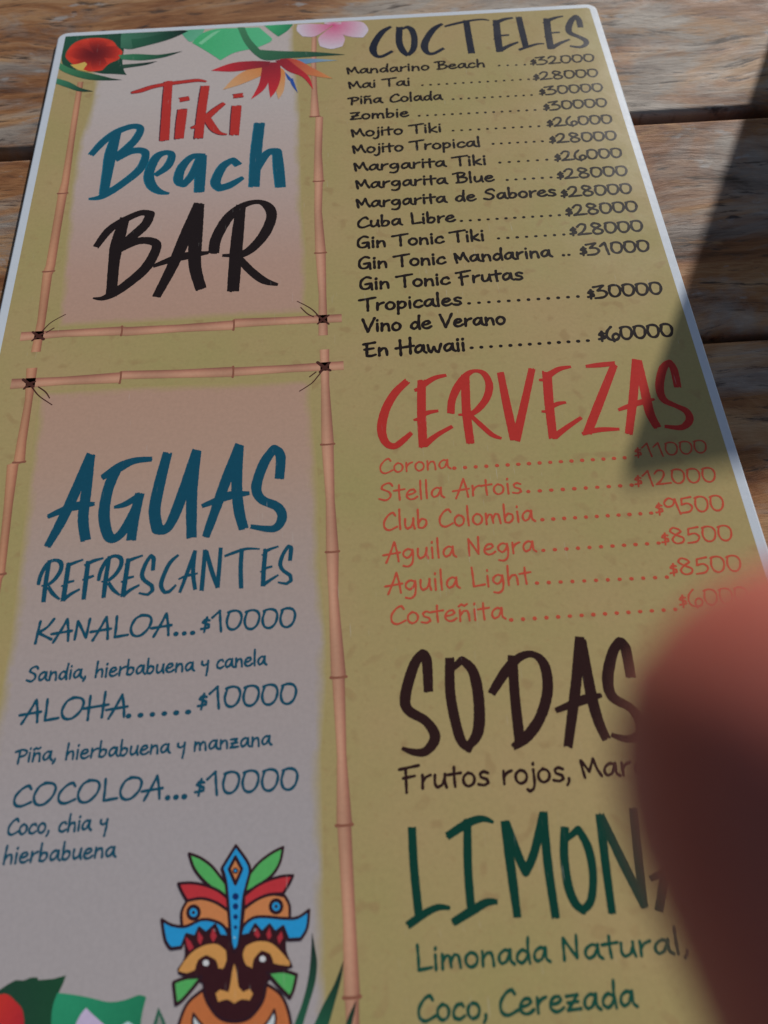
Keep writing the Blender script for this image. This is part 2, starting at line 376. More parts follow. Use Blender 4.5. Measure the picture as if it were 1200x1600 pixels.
TEXT = [('Mandarino Beach', 113.77, -36.19, 166.59, -36.43, 4.85, 15.2, 'ink_black'), ('$32000', 184.19, -36.83, 208.5, -36.86, 4.75, 14.7, 'ink_black'),
 ('Mai Tai', 114.03, -44.76, 137.29, -44.85, 4.89, 15.2, 'ink_black'), ('$28000', 183.9, -46.02, 208.26, -45.9, 4.79, 14.7, 'ink_black'),
 ('Piña Colada', 114.25, -53.83, 148.46, -54.11, 4.93, 15.2, 'ink_black'), ('$30000', 184.85, -54.69, 208.41, -54.54, 4.84, 14.7, 'ink_black'),
 ('Zombie', 114.12, -62.45, 135.33, -62.5, 4.98, 15.2, 'ink_black'), ('$30000', 185.02, -63.41, 208.25, -63.28, 4.87, 14.7, 'ink_black'),
 ('Mojito Tiki', 113.95, -71.85, 146.51, -71.88, 5.01, 15.2, 'ink_black'), ('$26000', 184.88, -72.4, 208.31, -72.49, 4.93, 14.7, 'ink_black'),
 ('Mojito Tropical', 114.03, -80.66, 159.56, -80.7, 5.05, 15.2, 'ink_black'), ('$28000', 184.37, -81.26, 208.13, -81.42, 4.96, 14.7, 'ink_black'),
 ('Margarita Tiki', 114.08, -89.71, 160.45, -90.18, 5.09, 15.2, 'ink_black'), ('$26000', 184.67, -90.59, 208.23, -90.44, 4.99, 14.7, 'ink_black'),
 ('Margarita Blue', 114.35, -98.5, 162.06, -98.67, 5.11, 15.2, 'ink_black'), ('$28000', 184.08, -99.56, 208.23, -99.66, 5.01, 14.7, 'ink_black'),
 ('Margarita de Sabores', 114.15, -107.76, 182.01, -107.36, 5.15, 15.2, 'ink_black'),
 ('$28000', 183.91, -108.45, 207.94, -108.43, 5.05, 14.7, 'ink_black'), ('Cuba Libre', 114.15, -117.03, 146.67, -116.72, 5.16, 15.2, 'ink_black'),
 ('$28000', 184.04, -117.24, 208.08, -116.96, 5.08, 14.7, 'ink_black'), ('Gin Tonic Tiki', 113.71, -126.26, 155.39, -126.04, 5.18, 15.2, 'ink_black'),
 ('$28000', 183.88, -126.18, 207.93, -126.1, 5.1, 14.7, 'ink_black'),
 ('Gin Tonic Mandarina', 113.7, -135.36, 176.12, -134.93, 5.2, 15.2, 'ink_black'),
 ('$31000', 185.65, -135.13, 208.06, -135.1, 5.12, 14.7, 'ink_black'),
 ('Gin Tonic Frutas', 113.69, -144.17, 165.47, -143.83, 5.21, 15.2, 'ink_black'),
 ('Tropicales', 113.87, -152.84, 144.92, -152.67, 5.22, 15.2, 'ink_black'), ('$30000', 184.7, -153.3, 208.1, -153.17, 5.12, 14.7, 'ink_black'),
 ('Vino de Verano', 113.66, -161.2, 157.6, -161.33, 5.22, 15.2, 'ink_black'),
 ('En Hawaii', 113.77, -170.54, 144.14, -170.56, 5.23, 15.2, 'ink_black'), ('$60000', 185.0, -170.15, 207.68, -169.92, 5.16, 14.7, 'ink_black'),
 ('Corona', 115.87, -211.27, 135.38, -211.04, 5.14, 8.8, 'ink_red'), ('$11000', 187.17, -211.3, 207.47, -211.22, 4.43, 9.6, 'ink_red'),
 ('Stella Artois', 115.36, -219.84, 154.05, -220.15, 5.55, 8.8, 'ink_red'), ('$12000', 185.25, -220.3, 207.58, -220.41, 4.77, 9.6, 'ink_red'),
 ('Club Colombia', 115.77, -228.73, 156.23, -228.85, 5.71, 8.8, 'ink_red'), ('$9500', 189.06, -229.17, 207.52, -229.24, 4.92, 9.6, 'ink_red'),
 ('Aguila Negra', 115.72, -237.63, 155.23, -237.66, 5.5, 8.8, 'ink_red'), ('$8500', 188.6, -237.98, 207.37, -238.1, 4.73, 9.6, 'ink_red'),
 ('Aguila Light', 115.66, -246.43, 152.72, -246.46, 5.45, 8.8, 'ink_red'), ('$8500', 188.77, -246.66, 207.35, -246.71, 4.69, 9.6, 'ink_red'),
 ('Costeñita', 115.92, -254.92, 144.69, -255.29, 5.24, 8.8, 'ink_red'), ('$6000', 189.19, -255.29, 206.79, -255.22, 4.51, 9.6, 'ink_red'),
 ('KANALOA', 26.48, -253.41, 60.61, -253.65, 5.59, 11, 'ink_teal'), ('$10000', 68.23, -253.59, 91.87, -253.86, 5.43, 10.5, 'ink_teal'),
 ('Sandia, hierbabuena', 26.21, -263.41, 67.04, -263.37, 3.86, 12.5, 'ink_teal'),
 ('y canela', 68.76, -263.33, 84.78, -263.05, 3.87, 12.5, 'ink_teal'), ('ALOHA', 26.14, -273.18, 51.31, -273.19, 5.23, 11, 'ink_teal'),
 ('$10000', 68.35, -272.8, 91.93, -273.07, 5.26, 10.5, 'ink_teal'), ('Piña, hierbabuena', 26.51, -282.39, 62.32, -282.57, 3.66, 12.5, 'ink_teal'),
 ('y manzana', 63.96, -282.53, 86.05, -282.3, 3.67, 12.5, 'ink_teal'), ('COCOLOA', 27.08, -292.16, 61.06, -292.36, 4.89, 11, 'ink_teal'),
 ('$10000', 68.64, -292.37, 92.03, -292.56, 5.05, 10.5, 'ink_teal'), ('Coco, chia y', 26.94, -298.07, 49.28, -298.23, 3.65, 12.5, 'ink_teal'),
 ('hierbabuena', 26.9, -303.93, 51.7, -304.02, 3.67, 12.5, 'ink_teal'), ('Frutos rojos,', 116.1, -294.12, 154.58, -294.74, 5.16, 11, 'ink_brown'),
 ('Maracuyá', 157.15, -294.35, 186.9, -294.46, 5.02, 11, 'ink_brown'), ('Limonada', 116.28, -329.67, 143.95, -329.77, 4.7, 11.5, 'ink_green'),
 ('Natural,', 146.61, -329.82, 172.92, -329.95, 4.71, 11.5, 'ink_green'), ('Coco,', 115.95, -338.52, 130.06, -338.62, 4.79, 11.5, 'ink_green'),
 ('Cerezada', 132.55, -338.45, 160.24, -338.6, 4.81, 11.5, 'ink_green')]
DOTS = [(4, 172.26, -36.16, 182.03, -36.52, 0.55, 'ink_black'), (14, 142.08, -45.24, 182.2, -45.23, 0.55, 'ink_black'),
 (11, 152.73, -54.27, 181.91, -54.43, 0.56, 'ink_black'), (15, 139.43, -62.5, 181.93, -62.89, 0.57, 'ink_black'),
 (11, 150.93, -71.63, 181.95, -71.87, 0.57, 'ink_black'), (7, 164.35, -79.83, 181.95, -79.94, 0.58, 'ink_black'),
 (6, 165.46, -89.63, 182.02, -89.54, 0.59, 'ink_black'), (6, 166.84, -98.5, 182.03, -98.5, 0.6, 'ink_black'),
 (12, 149.03, -116.68, 181.88, -116.67, 0.61, 'ink_black'), (8, 160.31, -125.57, 181.87, -125.58, 0.61, 'ink_black'),
 (2, 180.22, -134.64, 182.0, -134.61, 0.63, 'ink_black'), (12, 147.56, -152.35, 181.77, -152.24, 0.64, 'ink_black'),
 (13, 146.36, -169.73, 181.67, -169.7, 0.66, 'ink_black'), (17, 136.8, -211.04, 184.33, -211.14, 0.64, 'ink_red'),
 (10, 156.11, -219.8, 184.47, -219.85, 0.63, 'ink_red'), (11, 158.6, -228.54, 187.88, -228.65, 0.61, 'ink_red'),
 (11, 157.45, -237.44, 187.87, -237.47, 0.6, 'ink_red'), (12, 154.39, -246.4, 187.84, -247.08, 0.58, 'ink_red'),
 (15, 146.45, -255.76, 187.93, -255.8, 0.58, 'ink_red'), (3, 62.21, -253.68, 66.39, -253.7, 0.71, 'ink_teal'),
 (6, 52.09, -273.35, 66.31, -273.35, 0.75, 'ink_teal'), (3, 62.67, -292.46, 66.46, -292.47, 0.72, 'ink_teal')]
HEADINGS = {'AGUAS': ('ink_teal',
           [[(34.81, -199.15, 2.4), (31.97, -210.61, 2.8), (29.3, -219.61, 2.63), (26.41, -227.13, 1.88)],
            [(34.84, -199.51, 2.4), (34.93, -210.83, 2.68), (35.03, -219.38, 2.74), (36.47, -225.97, 2.58)],
            [(25.37, -218.17, 1.32), (30.01, -216.1, 2.05), (33.41, -215.36, 2.4), (37.57, -215.13, 1.09)],
            [(38.92, -206.93, 1.74), (43.38, -203.96, 2.76), (47.41, -202.17, 2.0), (52.3, -201.97, 1.51)],
            [(42.55, -204.59, 2.98), (40.84, -211.25, 2.82), (40.65, -219.13, 2.9), (42.68, -225.52, 2.59), (45.38, -225.21, 2.24),
             (48.32, -219.68, 2.63), (50.2, -212.92, 1.83)],
            [(49.78, -212.89, 2.45), (48.96, -220.37, 2.51), (48.65, -226.82, 2.47)],
            [(43.12, -216.57, 0.85), (46.24, -215.75, 1.68), (50.09, -213.12, 1.71)],
            [(56.58, -200.39, 2.53), (55.12, -209.59, 2.95), (54.27, -218.15, 2.99), (55.44, -224.02, 2.95), (58.12, -223.9, 2.47),
             (60.84, -216.66, 2.9), (64.81, -200.07, 2.53)],
            [(64.82, -200.29, 2.52), (64.18, -213.59, 2.79), (64.75, -227.08, 2.58)],
            [(76.85, -199.04, 2.41), (73.45, -210.23, 2.83), (70.84, -219.33, 2.51), (68.57, -227.16, 1.98)],
            [(76.86, -199.4, 2.4), (76.42, -211.13, 2.82), (77.22, -219.79, 2.74), (78.61, -225.47, 2.47)],
            [(67.18, -217.9, 1.21), (71.88, -216.14, 2.05), (74.77, -215.15, 2.43), (79.91, -214.86, 1.09)],
            [(88.23, -210.76, 2.43), (88.53, -203.42, 2.63), (86.72, -201.04, 2.4), (83.93, -205.52, 2.72), (81.87, -212.86, 2.7),
             (83.27, -216.95, 2.4), (87.64, -219.56, 2.39), (88.97, -222.89, 2.48), (86.79, -226.12, 1.99), (80.54, -225.04, 1.18)]]),
 'BAR': ('ink_black',
         [[(27.64, -118.74, 2.11), (31.14, -111.48, 2.76), (35.87, -107.1, 2.66), (41.37, -104.09, 2.43), (44.5, -104.99, 2.94),
           (43.26, -109.7, 3.28), (39.41, -114.89, 3.37), (35.64, -120.0, 3.33)],
          [(36.06, -106.07, 3.07), (34.57, -117.6, 4.08), (34.32, -126.69, 3.4), (34.86, -140.56, 3.28)],
          [(35.39, -120.36, 2.96), (41.31, -117.22, 2.85), (46.15, -117.77, 2.96), (47.76, -120.59, 2.96), (45.05, -129.03, 3.37),
           (39.57, -135.77, 3.2), (35.05, -139.72, 2.82), (31.97, -141.32, 1.64), (29.12, -140.96, 0.59)],
          [(60.91, -101.28, 3.47), (57.08, -116.32, 3.99), (53.39, -129.7, 3.37), (49.29, -141.83, 2.58)],
          [(60.94, -101.86, 3.21), (60.49, -116.6, 4.11), (60.85, -129.55, 3.73), (63.25, -139.72, 3.29)],
          [(47.25, -128.84, 1.32), (53.18, -126.32, 2.55), (57.57, -125.17, 3.05), (65.06, -124.26, 1.22)],
          [(75.21, -103.03, 3.1), (74.2, -120.79, 3.82), (73.52, -141.46, 3.49)],
          [(66.75, -124.54, 3.29), (67.34, -117.93, 3.46), (71.03, -108.76, 3.42), (76.09, -103.35, 2.56), (81.31, -102.14, 1.92),
           (84.7, -105.04, 3.19), (85.59, -109.95, 3.29), (83.18, -117.65, 3.36), (78.76, -124.07, 2.92), (74.35, -126.74, 2.42)],
          [(74.92, -127.31, 2.29), (78.91, -133.2, 2.62), (83.36, -137.93, 2.47), (87.73, -139.93, 1.06)],
          [(69.64, -125.91, 1.09), (73.22, -126.19, 1.71)]]),
 'Beach': ('ink_sea',
           [[(29.28, -62.08, 2.81), (28.19, -72.96, 3.84), (27.95, -82.66, 3.35), (27.73, -93.91, 2.75)],
            [(21.12, -73.44, 2.06), (24.81, -66.78, 2.63), (29.26, -61.8, 2.67), (34.62, -59.26, 2.41), (37.73, -60.75, 2.39), (36.47, -66.39, 2.78),
             (33.24, -71.59, 2.88), (29.98, -75.79, 3.01)],
            [(30.03, -76.24, 2.99), (35.18, -72.83, 2.75), (39.44, -72.83, 2.62), (40.78, -75.81, 2.45), (39.04, -82.72, 2.82), (33.65, -89.33, 2.65),
             (28.78, -93.83, 2.62), (26.03, -95.6, 1.7), (22.84, -95.84, 0.65)],
            [(44.97, -85.99, 1.6), (48.87, -81.8, 2.7), (50.14, -76.16, 2.31), (48.09, -74.46, 2.06), (44.71, -76.59, 2.87), (42.67, -84.76, 3.08),
             (43.96, -90.87, 3.17), (47.05, -94.33, 2.09), (50.35, -95.44, 0.65)],
            [(61.74, -77.58, 2.31), (57.37, -77.48, 2.31), (53.88, -83.09, 2.95), (53.23, -89.51, 2.92), (55.24, -91.38, 2.37), (57.85, -86.89, 2.66),
             (60.44, -78.36, 2.99)],
            [(61.29, -77.1, 2.31), (60.76, -85.41, 3.35), (60.75, -95.46, 3.14)],
            [(74.0, -83.21, 2.53), (72.0, -80.4, 2.29), (68.48, -83.44, 2.8), (66.17, -91.02, 3.17), (67.65, -94.36, 2.62), (71.16, -93.13, 2.62),
             (75.63, -89.75, 1.46)],
            [(81.15, -61.66, 3.51), (80.11, -77.35, 3.66), (79.63, -94.42, 3.38)],
            [(80.23, -86.17, 2.66), (84.06, -77.86, 2.71), (87.58, -77.27, 2.99), (88.07, -85.09, 3.46), (88.77, -95.26, 3.27)]]),
 'CERVEZAS': ('ink_red',
              [[(126.0, -180.57, 2.18), (122.17, -184.48, 2.48), (118.99, -190.17, 2.63), (117.43, -196.65, 2.69), (118.28, -201.28, 2.27),
                (120.68, -202.78, 2.06), (123.3, -200.96, 1.89), (125.85, -198.62, 1.33)],
               [(130.26, -180.66, 2.48), (129.24, -192.59, 2.61), (128.75, -203.64, 2.53)],
               [(129.58, -183.03, 2.18), (133.86, -180.17, 1.69), (137.65, -179.29, 1.09)],
               [(129.47, -192.61, 1.93), (131.84, -191.96, 1.35), (134.09, -191.73, 0.97)],
               [(129.27, -202.88, 2.06), (132.95, -199.95, 1.6), (137.64, -197.33, 1.14)], [(127.94, -184.06, 1.09), (129.78, -183.51, 1.68)],
               [(126.79, -194.34, 0.67), (128.88, -194.11, 1.64)], [(143.31, -179.72, 2.5), (142.22, -192.45, 2.61), (142.14, -203.3, 2.34)],
               [(137.69, -192.78, 2.22), (138.49, -188.26, 2.32), (140.88, -183.31, 2.47), (143.91, -179.47, 2.01), (146.42, -178.37, 1.2),
                (148.9, -179.56, 1.89), (149.95, -183.7, 2.28), (148.52, -188.44, 2.23), (145.24, -192.4, 1.93), (142.78, -193.71, 1.43)],
               [(143.22, -193.91, 1.34), (146.39, -198.24, 1.61), (148.77, -201.12, 1.5), (151.11, -202.36, 0.84)],
               [(139.84, -193.49, 0.77), (142.32, -193.67, 1.05)], [(153.8, -179.63, 2.09), (154.08, -190.54, 2.42), (154.64, -203.15, 2.53)],
               [(163.3, -178.88, 2.09), (159.46, -190.38, 2.32), (155.09, -203.18, 2.53)],
               [(167.5, -180.38, 2.88), (166.38, -191.46, 2.7), (165.59, -203.42, 2.44)],
               [(167.08, -182.09, 2.28), (171.05, -179.65, 1.7), (174.84, -178.99, 0.9)],
               [(166.53, -192.87, 1.63), (169.03, -191.77, 1.35), (171.26, -191.54, 0.87)],
               [(166.04, -202.92, 2.05), (170.18, -200.0, 1.6), (174.74, -197.07, 1.14)], [(164.79, -183.08, 0.89), (166.9, -183.24, 1.29)],
               [(163.82, -194.16, 0.77), (165.83, -194.31, 1.24)], [(179.35, -179.21, 1.09), (183.11, -179.03, 1.79), (188.04, -178.81, 1.69)],
               [(187.73, -179.38, 2.19), (181.88, -190.37, 2.63), (175.57, -202.28, 2.63)],
               [(174.07, -202.55, 1.22), (178.82, -201.55, 1.69), (184.72, -201.72, 0.94)],
               [(194.58, -178.0, 2.41), (191.33, -189.95, 2.61), (187.09, -203.51, 2.25)],
               [(195.23, -178.35, 2.09), (194.67, -190.76, 2.71), (194.59, -197.44, 2.67), (195.64, -201.99, 2.34)],
               [(185.81, -195.25, 1.05), (189.54, -194.02, 1.63), (193.5, -192.92, 1.92), (196.89, -192.33, 0.77)],
               [(204.56, -188.55, 2.15), (204.95, -182.33, 2.36), (204.32, -179.51, 1.89), (201.94, -181.51, 2.49), (199.44, -187.71, 2.52),
                (199.41, -192.52, 2.22), (202.33, -194.98, 1.64), (205.06, -197.12, 2.1), (205.25, -200.15, 2.26), (202.39, -202.48, 1.87),
                (197.75, -201.76, 1.13)]]),
 'COCTELES': ('ink_navy',
              [[(132.72, -7.95, 1.28), (129.12, -11.12, 2.43), (126.03, -17.03, 2.79), (124.79, -22.0, 2.86), (125.73, -25.89, 1.89),
                (127.96, -26.62, 1.6), (132.21, -23.67, 1.43)],
               [(136.07, -8.61, 2.55), (135.28, -17.87, 2.6), (136.14, -23.36, 2.56), (137.94, -26.99, 1.6)],
               [(138.08, -26.73, 1.61), (140.44, -23.07, 2.38), (141.4, -16.38, 2.5), (140.79, -10.79, 2.44), (139.26, -8.69, 1.66),
                (136.61, -10.06, 1.17)],
               [(153.24, -7.93, 1.27), (149.54, -11.1, 2.44), (146.26, -17.02, 2.79), (144.86, -21.99, 2.86), (145.68, -25.89, 1.9),
                (147.9, -26.62, 1.6), (152.25, -23.67, 1.42)],
               [(154.04, -9.76, 1.07), (158.87, -8.24, 1.38), (165.0, -6.82, 1.18), (169.31, -6.51, 0.99), (171.97, -7.46, 0.59)],
               [(162.9, -6.49, 2.46), (162.71, -17.63, 2.6), (162.68, -27.75, 2.64)],
               [(174.82, -7.58, 2.66), (174.02, -17.97, 2.79), (173.58, -27.73, 2.63)],
               [(174.77, -8.99, 1.96), (178.21, -7.19, 1.66), (181.62, -6.65, 0.98)], [(174.69, -17.68, 0.96), (178.58, -17.56, 0.96)],
               [(173.89, -26.89, 2.08), (177.55, -24.4, 1.62), (181.51, -22.4, 0.95)], [(172.99, -10.59, 0.78), (174.59, -10.38, 0.98)],
               [(172.24, -19.72, 0.67), (173.59, -19.64, 0.96)], [(183.98, -6.3, 2.35), (183.97, -16.12, 2.5), (184.04, -25.66, 2.36)],
               [(181.1, -27.27, 1.23), (185.32, -25.44, 1.33), (188.84, -24.21, 1.04), (191.33, -24.3, 0.66)],
               [(194.91, -8.37, 2.66), (193.94, -18.4, 2.7), (193.48, -27.72, 2.64)],
               [(194.9, -9.78, 1.95), (198.61, -8.0, 1.37), (201.63, -7.35, 0.78)], [(194.67, -17.78, 0.96), (198.63, -17.59, 0.86)],
               [(194.0, -27.1, 2.08), (197.55, -24.53, 1.61), (201.65, -22.52, 0.95)], [(192.92, -11.01, 0.68), (194.73, -10.82, 0.98)],
               [(192.22, -19.96, 0.67), (193.7, -19.89, 0.96)],
               [(207.25, -15.12, 2.22), (207.41, -10.22, 2.34), (206.68, -7.82, 1.97), (204.53, -10.31, 2.34), (202.52, -15.04, 2.61),
                (202.56, -18.5, 2.2), (205.45, -21.16, 1.91), (207.7, -23.75, 2.19), (207.4, -26.09, 1.89), (204.91, -27.68, 1.41),
                (201.14, -26.67, 1.04)]]),
 'LIMONADA': ('ink_green',
              [[(117.76, -302.26, 1.73), (117.56, -310.29, 1.76), (117.85, -319.69, 1.72)],
               [(115.36, -321.32, 1.52), (119.46, -319.19, 1.42), (122.17, -318.33, 1.22), (124.61, -318.63, 0.71)],
               [(130.14, -302.64, 1.71), (129.3, -311.03, 1.78), (129.07, -318.72, 1.72)],
               [(125.39, -304.56, 1.6), (130.31, -302.14, 1.71), (133.69, -301.44, 1.3), (136.0, -302.36, 0.64)],
               [(129.74, -301.29, 0.75), (130.14, -302.64, 1.6)],
               [(125.01, -321.37, 1.5), (129.42, -319.34, 1.72), (132.73, -318.01, 1.44), (134.83, -318.14, 0.91)],
               [(138.54, -302.31, 1.82), (138.63, -311.62, 1.97), (138.71, -321.26, 1.6)],
               [(138.77, -302.69, 1.81), (140.37, -308.8, 1.88), (141.67, -312.88, 1.65), (144.13, -309.04, 1.78), (147.44, -301.09, 1.72)],
               [(147.46, -300.99, 1.71), (146.77, -311.16, 1.86), (146.78, -321.81, 1.71)],
               [(151.69, -304.42, 1.8), (150.58, -309.94, 1.78), (150.47, -316.2, 1.86), (151.59, -319.8, 1.72), (153.39, -321.16, 1.21)],
               [(152.16, -320.99, 1.32), (154.68, -319.29, 1.62), (156.17, -314.18, 1.64), (156.09, -308.81, 1.78), (154.61, -304.97, 1.48),
                (151.54, -306.88, 1.05)],
               [(159.95, -302.25, 1.92), (159.28, -311.95, 1.76), (158.83, -321.78, 1.61)],
               [(160.19, -303.04, 1.7), (163.0, -312.19, 1.86), (165.92, -321.02, 1.59)],
               [(167.4, -301.55, 1.71), (166.5, -310.94, 1.76), (165.71, -321.0, 1.62)],
               [(176.28, -301.5, 1.84), (172.29, -312.78, 1.86), (168.58, -322.02, 1.71)],
               [(176.5, -301.77, 1.82), (175.74, -312.99, 1.97), (175.53, -321.52, 1.7)],
               [(168.13, -315.79, 1.12), (172.12, -314.7, 1.53), (177.04, -314.29, 1.03)],
               [(188.02, -301.22, 1.84), (186.57, -309.75, 1.89), (184.57, -321.16, 1.72)],
               [(183.19, -307.04, 1.58), (186.94, -303.22, 1.81), (191.37, -301.18, 1.51), (193.18, -304.64, 2.02), (191.91, -311.08, 1.97),
                (188.06, -317.14, 1.93), (183.15, -321.54, 1.31)]]),
 'REFRESCANTES': ('ink_teal',
                  [[(27.56, -231.24, 0.95), (27.43, -237.03, 1.13), (27.56, -242.79, 1.05)],
                   [(25.58, -237.95, 0.88), (25.82, -235.28, 1.0), (27.08, -232.21, 1.02), (28.79, -231.22, 0.83), (30.58, -231.95, 1.08),
                    (30.94, -233.98, 1.07), (29.8, -236.54, 1.0), (28.05, -238.22, 0.81)],
                   [(28.27, -238.72, 0.87), (29.75, -240.76, 0.94), (31.69, -242.41, 0.49)], [(26.39, -238.26, 0.37), (27.61, -238.35, 0.63)],
                   [(32.78, -232.27, 1.15), (32.69, -237.72, 1.19), (32.59, -242.88, 1.17)],
                   [(32.42, -233.08, 1.07), (34.18, -232.37, 0.82), (36.46, -231.62, 0.51)], [(32.72, -237.89, 0.81), (34.79, -237.48, 0.56)],
                   [(32.83, -242.42, 0.99), (34.33, -241.14, 0.87), (36.54, -239.94, 0.56)], [(32.03, -233.89, 0.44), (32.82, -233.84, 0.64)],
                   [(31.6, -238.69, 0.44), (32.67, -238.7, 0.62)], [(37.85, -232.12, 1.14), (37.83, -237.43, 1.19), (37.84, -242.76, 1.04)],
                   [(37.06, -233.34, 0.75), (39.09, -232.21, 0.95), (41.79, -231.56, 0.51)], [(37.65, -237.15, 0.88), (39.76, -236.41, 0.63)],
                   [(36.9, -237.3, 0.44), (37.84, -237.49, 0.63)], [(43.36, -231.13, 0.95), (43.02, -236.93, 1.13), (42.95, -242.7, 1.04)],
                   [(41.14, -237.85, 0.87), (41.46, -235.17, 1.01), (42.84, -232.1, 1.01), (44.59, -231.11, 0.83), (46.36, -231.84, 1.08),
                    (46.64, -233.87, 1.08), (45.41, -236.44, 1.0), (43.6, -238.12, 0.81)],
                   [(43.8, -238.62, 0.87), (45.22, -240.67, 0.93), (47.09, -242.31, 0.49)], [(41.93, -238.17, 0.37), (43.15, -238.25, 0.63)],
                   [(48.43, -232.16, 1.14), (48.15, -237.62, 1.18), (47.86, -242.78, 1.17)],
                   [(48.04, -232.97, 1.07), (49.82, -232.25, 0.83), (52.14, -231.51, 0.51)], [(48.16, -237.78, 0.82), (50.26, -237.37, 0.56)],
                   [(48.12, -242.32, 0.99), (49.67, -241.04, 0.87), (51.93, -239.84, 0.56)], [(47.62, -233.78, 0.44), (48.41, -233.73, 0.63)],
                   [(47.02, -238.59, 0.43), (48.08, -238.59, 0.63)],
                   [(55.1, -235.99, 0.94), (55.06, -232.49, 1.07), (54.32, -231.66, 0.88), (53.1, -233.86, 1.01), (52.34, -237.12, 1.07),
                    (53.33, -238.83, 0.94), (55.17, -240.26, 1.0), (55.45, -241.57, 0.93), (54.39, -242.62, 0.73), (51.93, -242.04, 0.49)],
                   [(61.57, -232.03, 0.64), (59.45, -234.13, 1.01), (57.88, -238.16, 1.06), (57.59, -240.59, 1.05), (58.68, -242.38, 0.86),
                    (59.82, -242.2, 0.86), (61.43, -240.46, 0.56)],
                   [(65.92, -231.05, 0.89), (64.35, -236.64, 1.0), (62.5, -242.64, 0.74)],
                   [(65.92, -231.12, 0.89), (65.66, -237.06, 1.0), (66.46, -242.07, 0.93)],
                   [(61.98, -238.94, 0.43), (64.13, -238.1, 0.75), (66.91, -237.64, 0.44)],
                   [(68.55, -231.07, 1.02), (68.35, -236.91, 1.06), (68.14, -242.51, 1.05)],
                   [(68.88, -231.43, 0.95), (70.49, -237.06, 1.07), (72.26, -241.93, 0.99)],
                   [(72.67, -230.78, 0.96), (72.47, -236.54, 0.99), (72.2, -241.92, 1.05)],
                   [(73.8, -233.23, 0.63), (76.5, -232.3, 0.82), (79.58, -231.5, 0.7), (82.99, -231.81, 0.38)],
                   [(78.27, -231.41, 1.02), (78.09, -236.93, 1.06), (78.33, -242.51, 1.05)],
                   [(84.55, -231.95, 1.08), (84.13, -237.35, 1.12), (83.96, -242.32, 1.11)],
                   [(84.09, -232.83, 0.95), (85.79, -232.04, 0.76), (87.96, -231.41, 0.45)], [(84.13, -237.52, 0.75), (86.33, -237.01, 0.5)],
                   [(84.17, -241.94, 0.92), (85.53, -241.0, 0.8), (87.9, -239.53, 0.5)], [(83.51, -233.57, 0.38), (84.4, -233.56, 0.57)],
                   [(83.16, -238.28, 0.37), (84.14, -238.28, 0.56)],
                   [(90.98, -235.67, 0.94), (91.28, -231.98, 1.08), (90.6, -231.49, 0.83), (89.2, -233.7, 0.95), (88.39, -236.65, 1.01),
                    (89.33, -238.54, 0.88), (91.01, -239.87, 0.93), (91.24, -241.3, 0.86), (90.08, -242.12, 0.74), (87.81, -241.55, 0.43)]]),
 'SODAS': ('ink_brown',
           [[(124.12, -272.29, 2.04), (124.38, -264.48, 2.3), (123.48, -262.72, 1.89), (121.14, -265.66, 2.3), (118.58, -272.62, 2.47),
             (118.84, -276.27, 2.23), (122.97, -279.28, 1.99), (124.75, -283.02, 2.29), (122.37, -286.07, 1.85), (119.49, -286.13, 1.44),
             (116.8, -285.05, 0.72)],
            [(130.07, -264.47, 2.08), (129.33, -273.34, 2.23), (130.15, -281.83, 2.19), (131.13, -284.97, 1.98), (132.9, -286.5, 1.44)],
            [(131.51, -286.26, 1.44), (134.82, -282.65, 2.4), (135.95, -275.39, 2.44), (135.43, -268.28, 2.3), (133.04, -265.06, 1.77),
             (130.34, -267.22, 1.19)],
            [(145.49, -264.94, 2.2), (144.72, -274.36, 2.23), (144.35, -285.58, 2.26)],
            [(139.23, -273.73, 1.83), (143.65, -268.28, 2.3), (147.37, -265.3, 1.86), (150.74, -264.96, 1.54), (152.95, -267.8, 2.27),
             (152.75, -273.82, 2.36), (150.05, -280.02, 2.3), (146.21, -284.33, 2.29), (142.64, -286.49, 1.45)],
            [(162.73, -261.39, 2.11), (159.99, -272.13, 2.37), (155.38, -287.17, 1.95)],
            [(163.18, -261.99, 1.89), (162.92, -273.96, 2.45), (163.4, -281.43, 2.29), (164.48, -285.99, 1.95)],
            [(153.88, -278.8, 1.16), (158.51, -277.42, 1.8), (161.91, -276.47, 2.02), (165.37, -275.9, 0.95)],
            [(173.2, -272.03, 2.16), (173.41, -264.68, 2.42), (172.33, -262.9, 1.87), (169.9, -266.14, 2.41), (167.62, -272.09, 2.48),
             (167.85, -276.44, 2.23), (171.56, -279.34, 1.89), (173.0, -282.58, 2.29), (172.35, -285.64, 2.06), (169.04, -286.34, 1.54),
             (165.84, -285.21, 0.94)]]),
 'Tiki': ('ink_red',
          [[(32.48, -40.04, 0.92), (35.94, -39.09, 2.02), (40.62, -37.11, 1.85), (46.6, -35.93, 1.86), (52.63, -35.19, 1.67), (57.47, -34.85, 1.49),
            (60.64, -35.9, 0.65)],
           [(46.11, -34.61, 3.07), (46.3, -46.82, 3.17), (46.81, -67.9, 3.3)], [(52.42, -51.49, 3.41), (52.2, -59.36, 3.43), (52.08, -67.38, 3.13)],
           [(51.21, -45.77, 2.28), (54.45, -45.19, 2.27)], [(60.28, -38.71, 3.13), (59.62, -51.03, 3.23), (59.11, -67.81, 3.12)],
           [(67.75, -49.18, 1.54), (64.63, -52.67, 2.42), (61.64, -56.61, 2.66)],
           [(61.22, -55.98, 2.67), (64.23, -62.74, 2.7), (66.66, -65.74, 1.57), (69.32, -66.66, 0.52)], [(56.04, -62.04, 0.7), (58.72, -61.21, 2.37)],
           [(72.49, -51.23, 3.42), (72.22, -59.31, 3.34), (72.03, -67.07, 3.21)], [(71.23, -45.42, 2.09), (74.61, -45.1, 2.29)]])}
